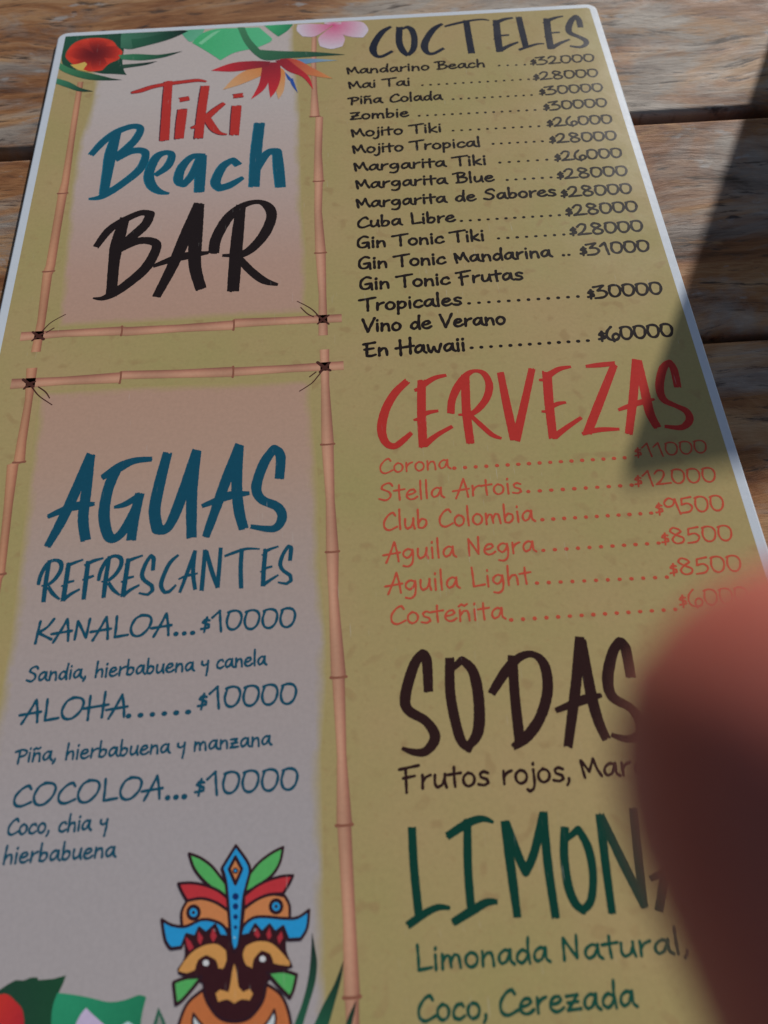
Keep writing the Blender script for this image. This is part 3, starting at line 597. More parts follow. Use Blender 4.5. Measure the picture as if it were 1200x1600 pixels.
ART = {'bird_of_paradise': [('lin',
                       [(71.62, -2.93), (74.5, -3.19), (76.67, -10.5), (80.74, -18.23), (89.18, -19.8), (101.64, -21.43), (114.13, -24.25),
                        (104.06, -24.35), (91.65, -24.53), (83.6, -25.0), (79.22, -21.62), (74.7, -13.41)],
                       (60, 110, 80), (28, 50, 45), 5, False),
                      ('lin', [(84.84, -25.9), (78.03, -25.0), (70.0, -25.56), (62.0, -29.46), (70.14, -30.77), (78.1, -29.92), (84.24, -28.8)],
                       (110, 35, 45), (178, 42, 50), 4, False),
                      ('lin', [(84.23, -27.13), (75.66, -30.48), (70.87, -34.89), (66.94, -41.37), (73.39, -38.92), (80.61, -34.79), (86.09, -30.43)],
                       (200, 110, 60), (196, 140, 105), 2, False),
                      ('lin', [(81.76, -27.11), (80.66, -38.61), (77.66, -47.9), (82.51, -42.55), (85.49, -34.26), (87.32, -26.62)], (120, 35, 45),
                       (178, 42, 50), 3, False),
                      ('lin', [(84.84, -26.4), (84.18, -38.92), (84.94, -47.61), (87.33, -42.98), (88.85, -35.52), (88.55, -26.73)], (120, 35, 45),
                       (178, 42, 50), 4, False),
                      ('lin', [(87.93, -29.62), (87.03, -42.01), (87.93, -48.79), (90.04, -43.22), (90.38, -32.76)], (200, 110, 60), (196, 140, 105),
                       2, False),
                      ('lin', [(86.7, -25.57), (91.61, -32.38), (97.06, -36.44), (101.05, -44.18), (99.5, -36.46), (94.7, -29.44), (91.03, -24.47)],
                       (120, 35, 45), (178, 42, 50), 3, False),
                      ('lin', [(88.55, -24.55), (94.74, -25.5), (101.43, -31.6), (108.58, -38.41), (101.33, -36.14), (92.84, -32.01)], (160, 42, 48),
                       (205, 120, 75), 2, False),
                      ('lin', [(93.51, -25.39), (101.55, -25.71), (110.91, -27.54), (103.36, -27.85), (97.79, -28.54), (94.72, -27.48)],
                       (70, 110, 155), (125, 145, 160), 1, False),
                      ('lin', [(90.26, -32.55), (92.92, -37.03), (93.41, -36.88), (95.25, -45.73), (93.07, -41.13), (92.3, -38.21), (91.58, -37.48)],
                       (40, 70, 140), (40, 70, 140), 1, False)],
 'frangipani': [('fan',
                 [(109.66, -4.93), (105.85, -3.94), (99.46, -3.15), (95.61, -3.33), (95.25, -6.98), (97.42, -11.14), (101.84, -11.75),
                  (105.71, -8.98)],
                 (200, 80, 120), (208, 170, 198), 6, False),
                ('fan',
                 [(109.97, -5.17), (106.35, -9.04), (103.71, -12.96), (104.22, -18.12), (108.54, -20.23), (112.97, -18.91), (114.1, -13.9),
                  (112.09, -8.52)],
                 (200, 80, 120), (208, 170, 198), 7, False),
                ('fan',
                 [(109.98, -4.96), (112.65, -10.66), (116.97, -13.33), (121.36, -14.04), (123.62, -9.57), (122.44, -5.25), (119.97, -3.33),
                  (113.57, -3.06)],
                 (200, 80, 120), (208, 170, 198), 6, False),
                ('fan', [(109.97, -5.17), (106.49, -3.79), (106.2, -2.91), (109.08, -2.86), (112.92, -3.11), (113.2, -4.41)], (210, 60, 110),
                 (208, 170, 198), 8, False)],
 'grass_blade': [('lin', [(63.42, -332.78), (64.89, -335.22), (66.04, -337.99), (62.16, -337.75), (62.69, -335.36)], (40, 85, 70), (40, 85, 70), 1,
                  True),
                 ('lin', [(63.67, -334.05), (64.43, -335.73), (64.74, -337.91), (63.29, -337.82), (63.3, -335.67)], (120, 120, 118), (120, 120, 118),
                  2, True),
                 ('lin',
                  [(95.04, -321.3), (95.59, -324.13), (95.99, -327.06), (95.52, -330.44), (94.13, -334.26), (92.94, -337.46), (91.76, -341.66),
                   (89.21, -341.5), (91.16, -337.35), (93.0, -333.36), (94.22, -329.23), (94.8, -324.96)],
                  (28, 36, 36), (38, 90, 68), 9, False),
                 ('lin',
                  [(101.5, -326.82), (101.03, -329.65), (99.71, -333.49), (98.11, -337.77), (96.54, -341.94), (92.72, -341.71), (95.2, -337.59),
                   (97.06, -334.43), (99.46, -330.96)],
                  (26, 32, 32), (38, 90, 68), 9, False),
                 ('lin',
                  [(103.84, -334.02), (103.35, -336.19), (102.78, -338.05), (101.96, -342.27), (100.05, -342.15), (101.56, -337.98),
                   (102.62, -335.87)],
                  (26, 32, 32), (38, 80, 60), 9, False)],
 'hibiscus': [('rad',
               [(4.63, -15.23), (6.3, -8.46), (10.34, -5.21), (16.64, -4.85), (21.94, -7.09), (24.57, -11.44), (26.75, -14.69), (25.73, -19.12),
                (22.15, -21.79), (20.06, -25.54), (15.17, -25.79), (11.19, -23.28), (7.74, -20.3)],
               (105, 28, 30), (198, 52, 38), 3, False),
              ('slow', [(15.81, -14.72), (10.97, -10.73), (6.53, -10.33), (5.76, -14.32), (9.28, -17.65), (14.31, -18.1)], (92, 25, 28),
               (200, 50, 38), 4, False),
              ('slow', [(15.81, -14.72), (13.28, -8.89), (12.94, -5.76), (18.0, -5.7), (20.23, -9.0), (18.81, -13.47)], (92, 25, 28), (200, 50, 38),
               4, False),
              ('slow', [(15.81, -14.72), (19.76, -10.5), (24.2, -10.9), (26.17, -15.14), (24.31, -18.5), (19.86, -17.6)], (92, 25, 28), (200, 50, 38),
               4, False),
              ('slow', [(15.81, -14.72), (19.12, -16.53), (21.47, -21.23), (19.39, -24.99), (16.34, -25.21), (15.16, -20.17)], (92, 25, 28),
               (200, 50, 38), 4, False),
              ('slow', [(15.81, -14.72), (15.05, -19.17), (13.74, -24.0), (10.51, -22.72), (8.96, -20.11), (12.31, -16.92)], (92, 25, 28),
               (200, 50, 38), 4, False),
              ('lin',
               [(7.2, -20.95), (9.67, -20.87), (12.63, -19.75), (13.8, -21.24), (12.56, -24.48), (15.2, -26.08), (11.36, -24.76), (9.35, -23.41)],
               (190, 150, 80), (190, 150, 80), 5, False)],
 'hibiscus_leaf': [('lin',
                    [(27.99, -329.12), (30.38, -327.73), (32.2, -326.71), (33.44, -326.22), (35.12, -326.41), (36.38, -325.97), (37.88, -326.01),
                     (38.11, -326.51), (41.09, -326.49), (43.75, -326.03), (43.44, -327.26), (42.47, -329.45), (41.68, -332.17), (41.82, -334.37),
                     (42.4, -338.69), (29.5, -337.92)],
                    (32, 58, 48), (30, 66, 46), 0, True)],
 'monstera_leaf': [('lin', [(48.3, -2.91), (53.4, -2.74), (58.51, -2.79), (57.39, -6.15), (53.81, -10.7), (52.53, -10.38)], (70, 140, 110),
                    (90, 150, 125), 0, False),
                   ('lin',
                    [(53.84, -11.32), (57.37, -5.84), (63.0, -3.2), (71.95, -3.38), (80.26, -3.72), (85.4, -11.29), (84.78, -13.5), (79.16, -16.88),
                     (76.04, -17.61), (70.45, -19.33), (65.48, -23.38), (59.76, -17.15)],
                    (60, 150, 100), (80, 160, 120), 0, False),
                   ('lin', [(82.17, -2.62), (88.25, -2.55), (93.83, -2.84), (91.75, -6.66), (87.93, -10.49), (85.39, -7.13)], (60, 150, 100),
                    (40, 110, 80), 0, False),
                   ('lin', [(61.81, -5.51), (64.95, -4.22), (57.69, -12.9), (56.38, -11.76)], (110, 170, 135), (110, 170, 135), 1, False)],
 'palm_leaf': [('lin',
                [(1.43, -2.42), (6.77, -1.86), (15.09, -2.2), (22.74, -2.26), (25.93, -2.34), (27.15, -12.19), (27.27, -20.26), (28.44, -26.28),
                 (29.74, -29.12), (24.0, -28.03), (20.27, -27.51), (15.15, -25.59), (8.13, -23.5), (4.13, -20.18), (2.45, -9.96)],
                (34, 72, 56), (28, 55, 45), 0, False),
               ('lin',
                [(25.3, -5.84), (25.31, -2.5), (34.26, -2.79), (41.91, -2.75), (50.21, -2.77), (44.77, -7.61), (34.96, -11.56), (30.07, -13.26),
                 (25.88, -12.07)],
                (60, 105, 85), (20, 28, 30), 1, False),
               ('lin',
                [(29.5, -6.74), (34.55, -6.47), (43.26, -3.82), (49.57, -2.82), (51.85, -3.66), (44.81, -8.23), (34.98, -11.87), (30.68, -13.01)],
                (40, 85, 65), (20, 28, 30), 2, False),
               ('lin',
                [(25.37, -16.59), (32.23, -16.5), (40.44, -17.74), (46.63, -16.98), (50.46, -16.32), (44.89, -19.04), (40.61, -20.16), (34.44, -20.7),
                 (26.88, -19.43)],
                (52, 110, 80), (20, 28, 30), 2, False),
               ('lin', [(27.19, -22.73), (34.58, -22.4), (41.04, -21.79), (37.75, -23.38), (34.72, -24.09), (28.02, -25.07)], (45, 70, 58),
                (20, 28, 30), 2, False),
               ('lin',
                [(2.78, -19.26), (8.13, -23.5), (15.28, -26.77), (20.42, -28.98), (24.27, -30.76), (28.36, -32.09), (20.7, -31.7), (14.46, -30.38),
                 (7.96, -27.1), (3.29, -23.26)],
                (60, 115, 82), (20, 28, 30), 1, False),
               ('lin', [(2.98, -28.88), (7.88, -31.43), (12.59, -35.28), (18.04, -38.02), (12.86, -37.57), (7.69, -34.75), (2.96, -31.95)],
                (55, 110, 85), (20, 28, 30), 1, False)],
 'red_flower': [('lin',
                 [(27.66, -329.1), (30.52, -328.58), (32.18, -328.68), (34.03, -330.05), (35.57, -331.53), (36.33, -334.04), (36.35, -336.73),
                  (34.02, -338.19), (29.18, -337.9)],
                 (180, 50, 42), (150, 35, 48), 2, False)],
 'small_flower': [('lin',
                   [(48.67, -331.99), (49.75, -332.94), (51.52, -334.27), (53.27, -335.6), (52.58, -338.24), (47.42, -337.93), (46.77, -335.21),
                    (47.65, -333.08)],
                   (170, 155, 195), (170, 155, 195), 2, False),
                  ('lin', [(57.41, -334.85), (58.42, -335.37), (58.89, -337.02), (56.3, -336.86), (56.47, -335.25)], (150, 175, 180), (150, 175, 180),
                   2, False)],
 'taro_leaf': [('lin',
                [(42.41, -329.02), (45.43, -329.49), (49.13, -330.27), (53.16, -331.27), (56.42, -331.13), (59.31, -330.42), (60.82, -330.9),
                 (60.12, -334.39), (60.08, -339.75), (42.4, -338.69), (41.68, -332.17)],
                (42, 128, 96), (34, 105, 78), 1, False)],
 'tiki_mask': [('out13',
                [(68.19, -304.45), (70.63, -305.41), (73.17, -307.17), (75.0, -309.19), (76.81, -311.5), (76.7, -313.35), (74.05, -311.95),
                 (71.18, -309.58), (69.32, -307.25)],
                (75, 150, 85), (75, 150, 85), 10, False),
               ('out13',
                [(88.99, -304.47), (86.52, -305.45), (83.71, -307.2), (81.98, -309.0), (80.62, -310.8), (80.84, -312.99), (83.76, -311.62),
                 (86.53, -309.92), (88.28, -307.49)],
                (75, 150, 85), (75, 150, 85), 10, False),
               ('out13',
                [(67.18, -315.82), (68.26, -313.75), (71.35, -313.48), (74.49, -314.45), (77.13, -316.14), (77.74, -319.79), (73.64, -318.93),
                 (67.52, -318.85)],
                (178, 112, 72), (178, 112, 72), 11, False),
               ('out13',
                [(80.55, -316.05), (83.45, -314.39), (86.55, -313.66), (89.31, -314.14), (90.33, -316.05), (90.31, -319.07), (83.84, -318.97),
                 (80.12, -319.93)],
                (178, 112, 72), (178, 112, 72), 11, False),
               ('out13',
                [(66.16, -310.27), (69.12, -310.33), (72.28, -311.06), (75.11, -312.33), (77.23, -314.0), (77.13, -316.14), (74.49, -314.45),
                 (71.35, -313.48), (68.26, -313.75), (67.14, -312.14)],
                (165, 48, 55), (165, 48, 55), 12, False),
               ('out13',
                [(91.14, -310.27), (88.98, -310.23), (85.84, -310.82), (83.07, -311.89), (80.5, -313.59), (80.55, -315.89), (83.1, -314.52),
                 (85.86, -313.68), (88.97, -313.66), (90.36, -311.73)],
                (165, 48, 55), (165, 48, 55), 12, False),
               ('out16',
                [(70.99, -316.15), (70.86, -316.75), (70.43, -317.16), (69.82, -317.29), (69.19, -317.09), (68.72, -316.61), (68.52, -316.0),
                 (68.66, -315.4), (69.09, -314.98), (69.7, -314.85), (70.33, -315.05), (70.8, -315.53)],
                (38, 130, 190), (38, 130, 190), 13, False),
               ('lin',
                [(70.14, -316.1), (70.09, -316.26), (69.96, -316.37), (69.78, -316.41), (69.58, -316.35), (69.44, -316.22), (69.38, -316.05),
                 (69.42, -315.88), (69.55, -315.77), (69.74, -315.74), (69.93, -315.79), (70.08, -315.93)],
                (48, 26, 34), (48, 26, 34), 14, False),
               ('out16',
                [(88.69, -316.1), (88.52, -316.7), (88.07, -317.11), (87.45, -317.24), (86.83, -317.03), (86.38, -316.56), (86.21, -315.94),
                 (86.38, -315.34), (86.83, -314.92), (87.45, -314.8), (88.07, -315.0), (88.52, -315.48)],
                (38, 130, 190), (38, 130, 190), 13, False),
               ('lin',
                [(87.83, -316.04), (87.78, -316.21), (87.64, -316.32), (87.45, -316.36), (87.26, -316.3), (87.12, -316.17), (87.07, -316.0),
                 (87.12, -315.83), (87.26, -315.72), (87.45, -315.68), (87.64, -315.74), (87.78, -315.87)],
                (48, 26, 34), (48, 26, 34), 14, False),
               ('out8',
                [(68.11, -320.38), (70.26, -319.32), (77.43, -320.66), (80.48, -320.85), (87.25, -320.08), (89.55, -321.41), (89.44, -324.34),
                 (90.76, -327.31), (88.93, -327.82), (85.45, -329.82), (84.66, -333.13), (82.09, -335.72), (79.02, -336.21), (75.91, -335.34),
                 (73.53, -332.73), (72.39, -329.03), (67.32, -327.07), (67.11, -326.29), (68.49, -324.21)],
                (50, 25, 30), (50, 25, 30), 13, False),
               ('out13',
                [(72.45, -330.3), (69.59, -332.21), (68.25, -334.61), (67.62, -337.54), (68.19, -341.82), (74.01, -344.25), (84.77, -344.89),
                 (90.15, -343.13), (90.66, -338.93), (89.88, -334.82), (88.26, -331.96), (85.45, -330.11), (84.66, -333.13), (82.09, -335.72),
                 (79.02, -336.21), (75.91, -335.34), (73.53, -332.73)],
                (168, 96, 58), (168, 96, 58), 14, False),
               ('out14', [(66.26, -328.65), (68.7, -328.01), (72.01, -328.01), (70.44, -329.75), (68.26, -331.85), (66.99, -332.55)], (75, 150, 85),
                (75, 150, 85), 15, True),
               ('out14', [(85.61, -328.13), (88.93, -328.0), (91.74, -328.85), (91.05, -331.43), (90.29, -332.78), (87.93, -330.54)], (75, 150, 85),
                (75, 150, 85), 15, True),
               ('out13',
                [(63.04, -316.96), (65.1, -318.11), (68.19, -318.6), (71.54, -317.54), (74.28, -317.96), (76.36, -319.1), (77.61, -321.11),
                 (75.57, -320.84), (74.48, -318.69), (72.6, -320.12), (71.09, -319.02), (70.33, -320.66), (68.44, -320.1), (67.55, -322.4),
                 (65.37, -322.5), (64.1, -321.02)],
                (38, 130, 190), (38, 130, 190), 16, True),
               ('out13',
                [(94.51, -317.13), (92.02, -318.43), (89.29, -318.41), (85.2, -317.85), (82.47, -317.92), (80.45, -319.36), (79.98, -321.17),
                 (81.84, -320.93), (83.0, -319.16), (84.47, -320.74), (86.06, -319.41), (87.25, -320.91), (88.95, -319.88), (90.02, -322.38),
                 (92.65, -322.43), (94.04, -320.5)],
                (38, 130, 190), (38, 130, 190), 16, True),
               ('lin', [(68.29, -320.54), (69.42, -321.46), (70.15, -322.62), (69.28, -323.24), (68.65, -322.18)], (150, 45, 55), (150, 45, 55), 17,
                False),
               ('lin', [(70.95, -319.6), (72.03, -320.92), (71.58, -322.24), (70.9, -321.44)], (150, 45, 55), (150, 45, 55), 17, False),
               ('lin', [(74.06, -319.26), (74.93, -320.8), (74.17, -321.99), (73.51, -320.71)], (150, 45, 55), (150, 45, 55), 17, False),
               ('lin', [(83.34, -319.78), (84.14, -321.22), (83.61, -321.75), (82.78, -320.99)], (150, 45, 55), (150, 45, 55), 17, False),
               ('lin', [(86.06, -319.85), (86.51, -321.52), (85.84, -322.18), (85.36, -321.15)], (150, 45, 55), (150, 45, 55), 17, False),
               ('lin', [(88.61, -320.7), (88.94, -321.96), (88.1, -323.15), (87.66, -321.88)], (150, 45, 55), (150, 45, 55), 17, False),
               ('lin',
                [(67.13, -326.66), (68.21, -325.06), (70.12, -323.29), (72.76, -322.29), (75.12, -322.34), (76.91, -323.57), (77.13, -325.32),
                 (76.45, -326.86), (75.44, -326.65), (74.89, -325.18), (72.84, -324.13), (71.14, -324.95), (70.62, -326.64), (68.99, -327.17)],
                (198, 128, 74), (198, 128, 74), 17, False),
               ('lin',
                [(80.49, -324.51), (81.13, -323.01), (83.21, -322.34), (85.91, -322.6), (87.93, -323.95), (90.33, -326.48), (90.26, -327.16),
                 (88.26, -326.87), (86.93, -326.5), (86.25, -324.78), (84.4, -324.03), (82.85, -325.38), (82.51, -327.09), (81.26, -326.5)],
                (198, 128, 74), (198, 128, 74), 17, False),
               ('lin',
                [(73.5, -325.62), (73.43, -325.9), (73.19, -326.1), (72.86, -326.15), (72.52, -326.05), (72.27, -325.83), (72.17, -325.53),
                 (72.24, -325.25), (72.48, -325.05), (72.81, -325.0), (73.15, -325.1), (73.4, -325.32)],
                (190, 205, 215), (190, 205, 215), 17, False),
               ('lin',
                [(85.32, -325.62), (85.24, -325.91), (84.99, -326.1), (84.66, -326.16), (84.32, -326.06), (84.08, -325.83), (83.99, -325.54),
                 (84.07, -325.26), (84.31, -325.06), (84.65, -325.0), (84.98, -325.1), (85.23, -325.33)],
                (190, 205, 215), (190, 205, 215), 17, False),
               ('lin',
                [(78.75, -326.05), (79.3, -327.75), (79.79, -330.32), (80.7, -331.22), (82.0, -330.74), (82.74, -331.62), (82.04, -332.75),
                 (80.39, -332.45), (78.94, -333.11), (77.44, -332.27), (75.66, -332.64), (75.04, -331.15), (75.91, -330.51), (77.73, -331.04),
                 (78.08, -329.37), (78.36, -327.4)],
                (198, 128, 74), (198, 128, 74), 18, False),
               ('out14',
                [(78.52, -303.48), (81.61, -307.86), (81.15, -311.15), (80.5, -313.59), (80.22, -316.63), (79.87, -320.81), (79.45, -323.14),
                 (78.7, -323.91), (77.99, -322.46), (77.53, -318.28), (76.94, -313.37), (76.43, -310.22), (75.58, -307.8)],
                (38, 130, 190), (38, 130, 190), 18, False),
               ('out15', [(78.47, -305.75), (79.94, -308.3), (78.61, -311.14), (77.17, -308.12)], (178, 112, 72), (178, 112, 72), 19, True),
               ('out7',
                [(79.03, -308.56), (78.97, -308.78), (78.8, -308.93), (78.55, -308.97), (78.31, -308.9), (78.12, -308.72), (78.05, -308.5),
                 (78.11, -308.28), (78.29, -308.13), (78.53, -308.08), (78.78, -308.16), (78.96, -308.33)],
                (38, 130, 190), (38, 130, 190), 20, False),
               ('lin',
                [(79.4, -313.62), (79.31, -313.95), (79.07, -314.18), (78.72, -314.25), (78.38, -314.14), (78.12, -313.87), (78.01, -313.53),
                 (78.1, -313.19), (78.34, -312.96), (78.69, -312.89), (79.04, -313.0), (79.3, -313.27)],
                (22, 40, 90), (22, 40, 90), 19, False),
               ('lin',
                [(79.37, -315.52), (79.3, -315.81), (79.08, -316.02), (78.77, -316.08), (78.46, -315.98), (78.23, -315.75), (78.13, -315.44),
                 (78.21, -315.14), (78.43, -314.93), (78.74, -314.87), (79.05, -314.97), (79.28, -315.21)],
                (22, 40, 90), (22, 40, 90), 19, False),
               ('lin',
                [(79.32, -317.49), (79.25, -317.73), (79.07, -317.9), (78.82, -317.95), (78.56, -317.87), (78.37, -317.67), (78.29, -317.42),
                 (78.35, -317.18), (78.54, -317.0), (78.79, -316.95), (79.05, -317.04), (79.24, -317.23)],
                (22, 40, 90), (22, 40, 90), 19, False),
               ('lin',
                [(79.23, -319.43), (79.18, -319.61), (79.05, -319.73), (78.86, -319.77), (78.67, -319.71), (78.53, -319.57), (78.48, -319.38),
                 (78.52, -319.21), (78.66, -319.08), (78.84, -319.05), (79.03, -319.11), (79.17, -319.25)],
                (22, 40, 90), (22, 40, 90), 19, False),
               ('lin',
                [(78.87, -321.34), (78.84, -321.43), (78.77, -321.49), (78.67, -321.5), (78.57, -321.47), (78.49, -321.4), (78.46, -321.31),
                 (78.49, -321.23), (78.56, -321.17), (78.66, -321.15), (78.76, -321.18), (78.84, -321.25)],
                (150, 190, 210), (150, 190, 210), 19, False),
               ('out10',
                [(70.67, -334.34), (72.72, -336.51), (76.02, -338.32), (82.14, -338.69), (85.34, -337.0), (87.12, -334.65), (87.28, -337.12),
                 (84.73, -340.44), (79.63, -341.46), (73.83, -339.79), (70.79, -336.66)],
                (175, 185, 200), (175, 185, 200), 15, False)]}
BAMBOO = {'lower cross': [(8.16, -172.75, 3.76), (23.95, -172.77, 3.06), (40.72, -172.86, 3.99), (41.01, -171.94, 3.07), (58.27, -172.77, 3.06),
                 (74.34, -173.27, 3.77), (74.73, -173.3, 3.3), (90.8, -173.33, 2.83), (107.48, -173.41, 3.3)],
 'lower left': [(13.63, -167.25, 3.31), (14.4, -178.99, 2.28), (14.52, -193.41, 2.76), (14.83, -200.22, 3.27), (13.15, -200.93, 3.26),
                (13.97, -213.97, 2.47), (15.16, -232.97, 2.2), (15.03, -234.23, 2.87), (14.59, -235.63, 2.53), (15.09, -258.6, 1.91),
                (15.33, -281.45, 2.72), (16.33, -309.58, 2.52), (17.63, -332.91, 2.35)],
 'lower right': [(101.9, -166.97, 2.91), (101.74, -179.79, 2.46), (101.89, -200.67, 3.62), (101.87, -201.3, 3.43), (102.07, -218.3, 2.44),
                 (102.18, -233.93, 3.37), (102.16, -234.49, 3.37), (102.04, -246.1, 2.45), (102.59, -267.34, 3.74), (102.57, -267.97, 3.11),
                 (102.68, -285.71, 2.23), (102.69, -300.78, 3.58), (102.67, -301.31, 3.14), (103.03, -319.86, 2.72), (102.98, -333.47, 3.4),
                 (102.95, -334.35, 2.86), (102.89, -344.42, 2.53), (103.11, -358.39, 3.15)],
 'upper cross': [(8.29, -154.85, 3.53), (21.65, -154.62, 2.78), (39.44, -154.98, 3.53), (40.86, -155.34, 3.53), (57.25, -155.35, 3.03),
                 (74.06, -155.38, 3.78), (74.24, -154.63, 3.54), (90.91, -154.9, 3.04), (107.59, -155.18, 3.29)],
 'upper left': [(12.43, -31.83, 2.22), (12.48, -36.4, 2.2), (12.92, -61.84, 2.35), (13.53, -86.96, 2.7), (13.32, -92.34, 3.35), (13.34, -94.22, 3.11),
                (13.44, -110.05, 3.02), (13.64, -125.88, 3.16), (13.36, -128.37, 3.55), (13.17, -130.01, 3.13), (13.92, -148.69, 2.62),
                (13.92, -161.23, 2.95)],
 'upper right': [(102.1, -11.57, 2.02), (101.49, -28.87, 1.97), (101.41, -44.21, 2.16), (101.32, -59.56, 3.51), (102.95, -60.06, 2.81),
                 (102.02, -79.65, 2.72), (101.91, -93.67, 3.54), (101.88, -94.94, 2.87), (101.34, -108.22, 2.6), (101.73, -127.29, 3.55),
                 (101.72, -127.85, 3.34), (101.89, -145.1, 2.43), (101.66, -161.53, 2.94)]}
KNOTS = [[[(11.85, -153.3, 0.77), (13.82, -155.02, 1.02), (15.59, -156.41, 1.02)], [(12.11, -156.77, 0.51), (13.82, -155.02, 0.94), (15.18, -154.19, 0.68)],
  [(14.8, -153.21, 0.43), (17.07, -149.89, 0.34), (21.18, -146.99, 0.3)], [(16.12, -153.82, 0.38), (18.27, -152.21, 0.38)]],
 [[(100.05, -156.94, 0.51), (101.83, -155.18, 0.85), (103.61, -153.71, 0.6)],
  [(99.88, -153.3, 0.51), (101.82, -155.49, 0.85), (103.51, -157.21, 0.6)], [(100.85, -154.46, 0.43), (98.19, -150.71, 0.38), (93.87, -147.31, 0.3)],
  [(98.87, -153.99, 0.38), (96.91, -152.55, 0.43), (94.95, -149.94, 0.34)]],
 [[(99.71, -171.69, 1.02), (101.81, -173.81, 1.02), (103.45, -174.94, 0.77)],
  [(100.34, -175.3, 0.85), (102.06, -173.65, 0.94), (103.4, -171.97, 0.6)],
  [(101.07, -174.76, 0.43), (99.34, -177.28, 0.38), (97.63, -179.36, 0.34), (94.15, -181.81, 0.3)],
  [(99.15, -175.21, 0.38), (97.21, -176.82, 0.38)]],
 [[(11.61, -171.37, 0.94), (13.8, -173.29, 1.02), (15.11, -174.15, 0.77)], [(12.37, -174.81, 0.68), (13.78, -173.17, 0.94), (15.34, -172.41, 0.6)],
  [(14.67, -174.4, 0.47), (17.28, -177.78, 0.38), (21.51, -181.23, 0.3)], [(16.57, -174.43, 0.38), (18.98, -176.47, 0.43), (20.47, -178.76, 0.34)]]]
PANELS = {'lower': [(17.2, -176.22), (17.73, -190.39), (18.29, -204.21), (19.06, -221.13), (19.86, -239.55), (20.42, -252.42), (20.28, -265.29),
           (19.6, -284.58), (19.13, -309.75), (19.17, -343.55), (18.81, -352.48), (53.05, -354.49), (77.55, -355.93), (98.05, -357.13),
           (97.82, -348.23), (97.86, -329.45), (97.95, -311.58), (98.05, -291.77), (98.09, -284.69), (99.06, -276.65), (99.78, -267.47),
           (100.06, -257.83), (99.49, -249.38), (98.94, -238.81), (98.87, -227.73), (98.9, -212.07), (98.42, -201.68), (97.96, -188.6),
           (97.81, -177.63), (81.28, -177.32), (62.3, -176.82), (39.52, -176.27)],
 'upper': [(17.35, -32.27), (15.65, -67.26), (15.92, -91.92), (17.51, -121.97), (18.51, -142.54), (19.36, -152.17), (33.24, -152.23),
           (61.06, -152.59), (80.96, -152.6), (96.31, -152.51), (97.09, -142.06), (97.32, -128.35), (96.33, -110.83), (96.07, -98.55),
           (95.93, -75.77), (96.01, -51.88), (94.59, -28.25), (94.08, -2.87), (53.39, -2.53), (2.39, -2.51)]}

INK = {'ink_black': ink(30, 23, 24), 'ink_navy': ink(26, 30, 44), 'ink_red': ink(158, 46, 42), 'ink_teal': ink(21, 66, 87), 'ink_sea': ink(21, 74, 95),
       'ink_brown': ink(42, 26, 26), 'ink_green': ink(16, 54, 46)}
INKTEXT = dict(INK, ink_red=ink(166, 70, 54), ink_black=ink(30, 24, 24), ink_green=ink(24, 66, 56))

# ------------------------------------------------------------------ the menu card
CW, CH = 216.0, 358.0
menu = empty('menu_card', (0, 0, 0), 'yellow laminated cocktail bar menu card with white rim lying on the plank table', 'menu')
def rounded(x0, x1, y0, y1, r, k=8):
    pts = []
    for cx, cy, a in ((x1 - r, y1 - r, 0), (x0 + r, y1 - r, 90), (x0 + r, y0 + r, 180), (x1 - r, y0 + r, 270)):
        for j in range(k + 1):
            t = math.radians(a + 90 * j / k); pts.append((cx + r * math.cos(t), cy + r * math.sin(t)))
    return pts
rings = []                                                    # board with a softly rounded rim
for ins, z in ((0.25, -1.8), (0.0, -1.5), (0.0, -0.45), (0.15, -0.15), (0.5, 0.0)):
    rings.append([(x * MM, y * MM, z * MM) for x, y in rounded(ins, CW - ins, -CH + ins, -ins, 4.2 - ins)])
n = len(rings[0]); V = [p for r in rings for p in r]; Fc = [tuple(range(n))[::-1], tuple(range(4 * n, 5 * n))]
for k in range(4):
    for j in range(n): Fc.append((k * n + j, k * n + (j + 1) % n, (k + 1) * n + (j + 1) % n, (k + 1) * n + j))
mesh_obj('board', V, Fc, WHITE, menu)
L0, L1, B0, B1 = 3.0, CW - 2.9, -CH + 3.0, -2.6
s = Sheet(); r = rounded(L0, L1, B0, B1, 1.4); s.add(r, [tuple(range(len(r)))], 0.04, (1, 1, 1, 1))
s.done('printed_background', menu, None, BACK)
def clip(poly):
    """keep a closed outline inside the printed area"""
    def side(p, ax, lim, sg): return sg * (p[ax] - lim) <= 0
    for ax, lim, sg in ((0, L0 + .05, -1), (0, L1 - .05, 1), (1, B0 + .05, -1), (1, B1 - .05, 1)):
        out = []
        for i in range(len(poly)):
            a, b = poly[i - 1], poly[i]; ia, ib = side(a, ax, lim, sg), side(b, ax, lim, sg)
            if ia != ib:
                t = (lim - a[ax]) / (b[ax] - a[ax]); out.append((a[0] + (b[0] - a[0]) * t, a[1] + (b[1] - a[1]) * t))
            if ib: out.append(tuple(b[:2]))
        poly = out
        if not poly: return []
    return poly
def fill(outline, extra=()):
    V = [Vector(p[:2]) for p in outline]; n = len(V); V += [Vector(p) for p in extra]
    F = list(range(n))
    a = sum(outline[i - 1][0] * outline[i][1] - outline[i][0] * outline[i - 1][1] for i in range(n))
    if a < 0: F = F[::-1]
    r = delaunay_2d_cdt(V, [], [F], 0, 1e-5, True)
    return [tuple(v) for v in r[0]], [tuple(t) for t, o in zip(r[2], r[5]) if o]
def inside(p, poly):
    c = False
    for i in range(len(poly)):
        a, b = poly[i - 1], poly[i]
        if (a[1] > p[1]) != (b[1] > p[1]) and p[0] < (b[0] - a[0]) * (p[1] - a[1]) / (b[1] - a[1]) + a[0]: c = not c
    return c
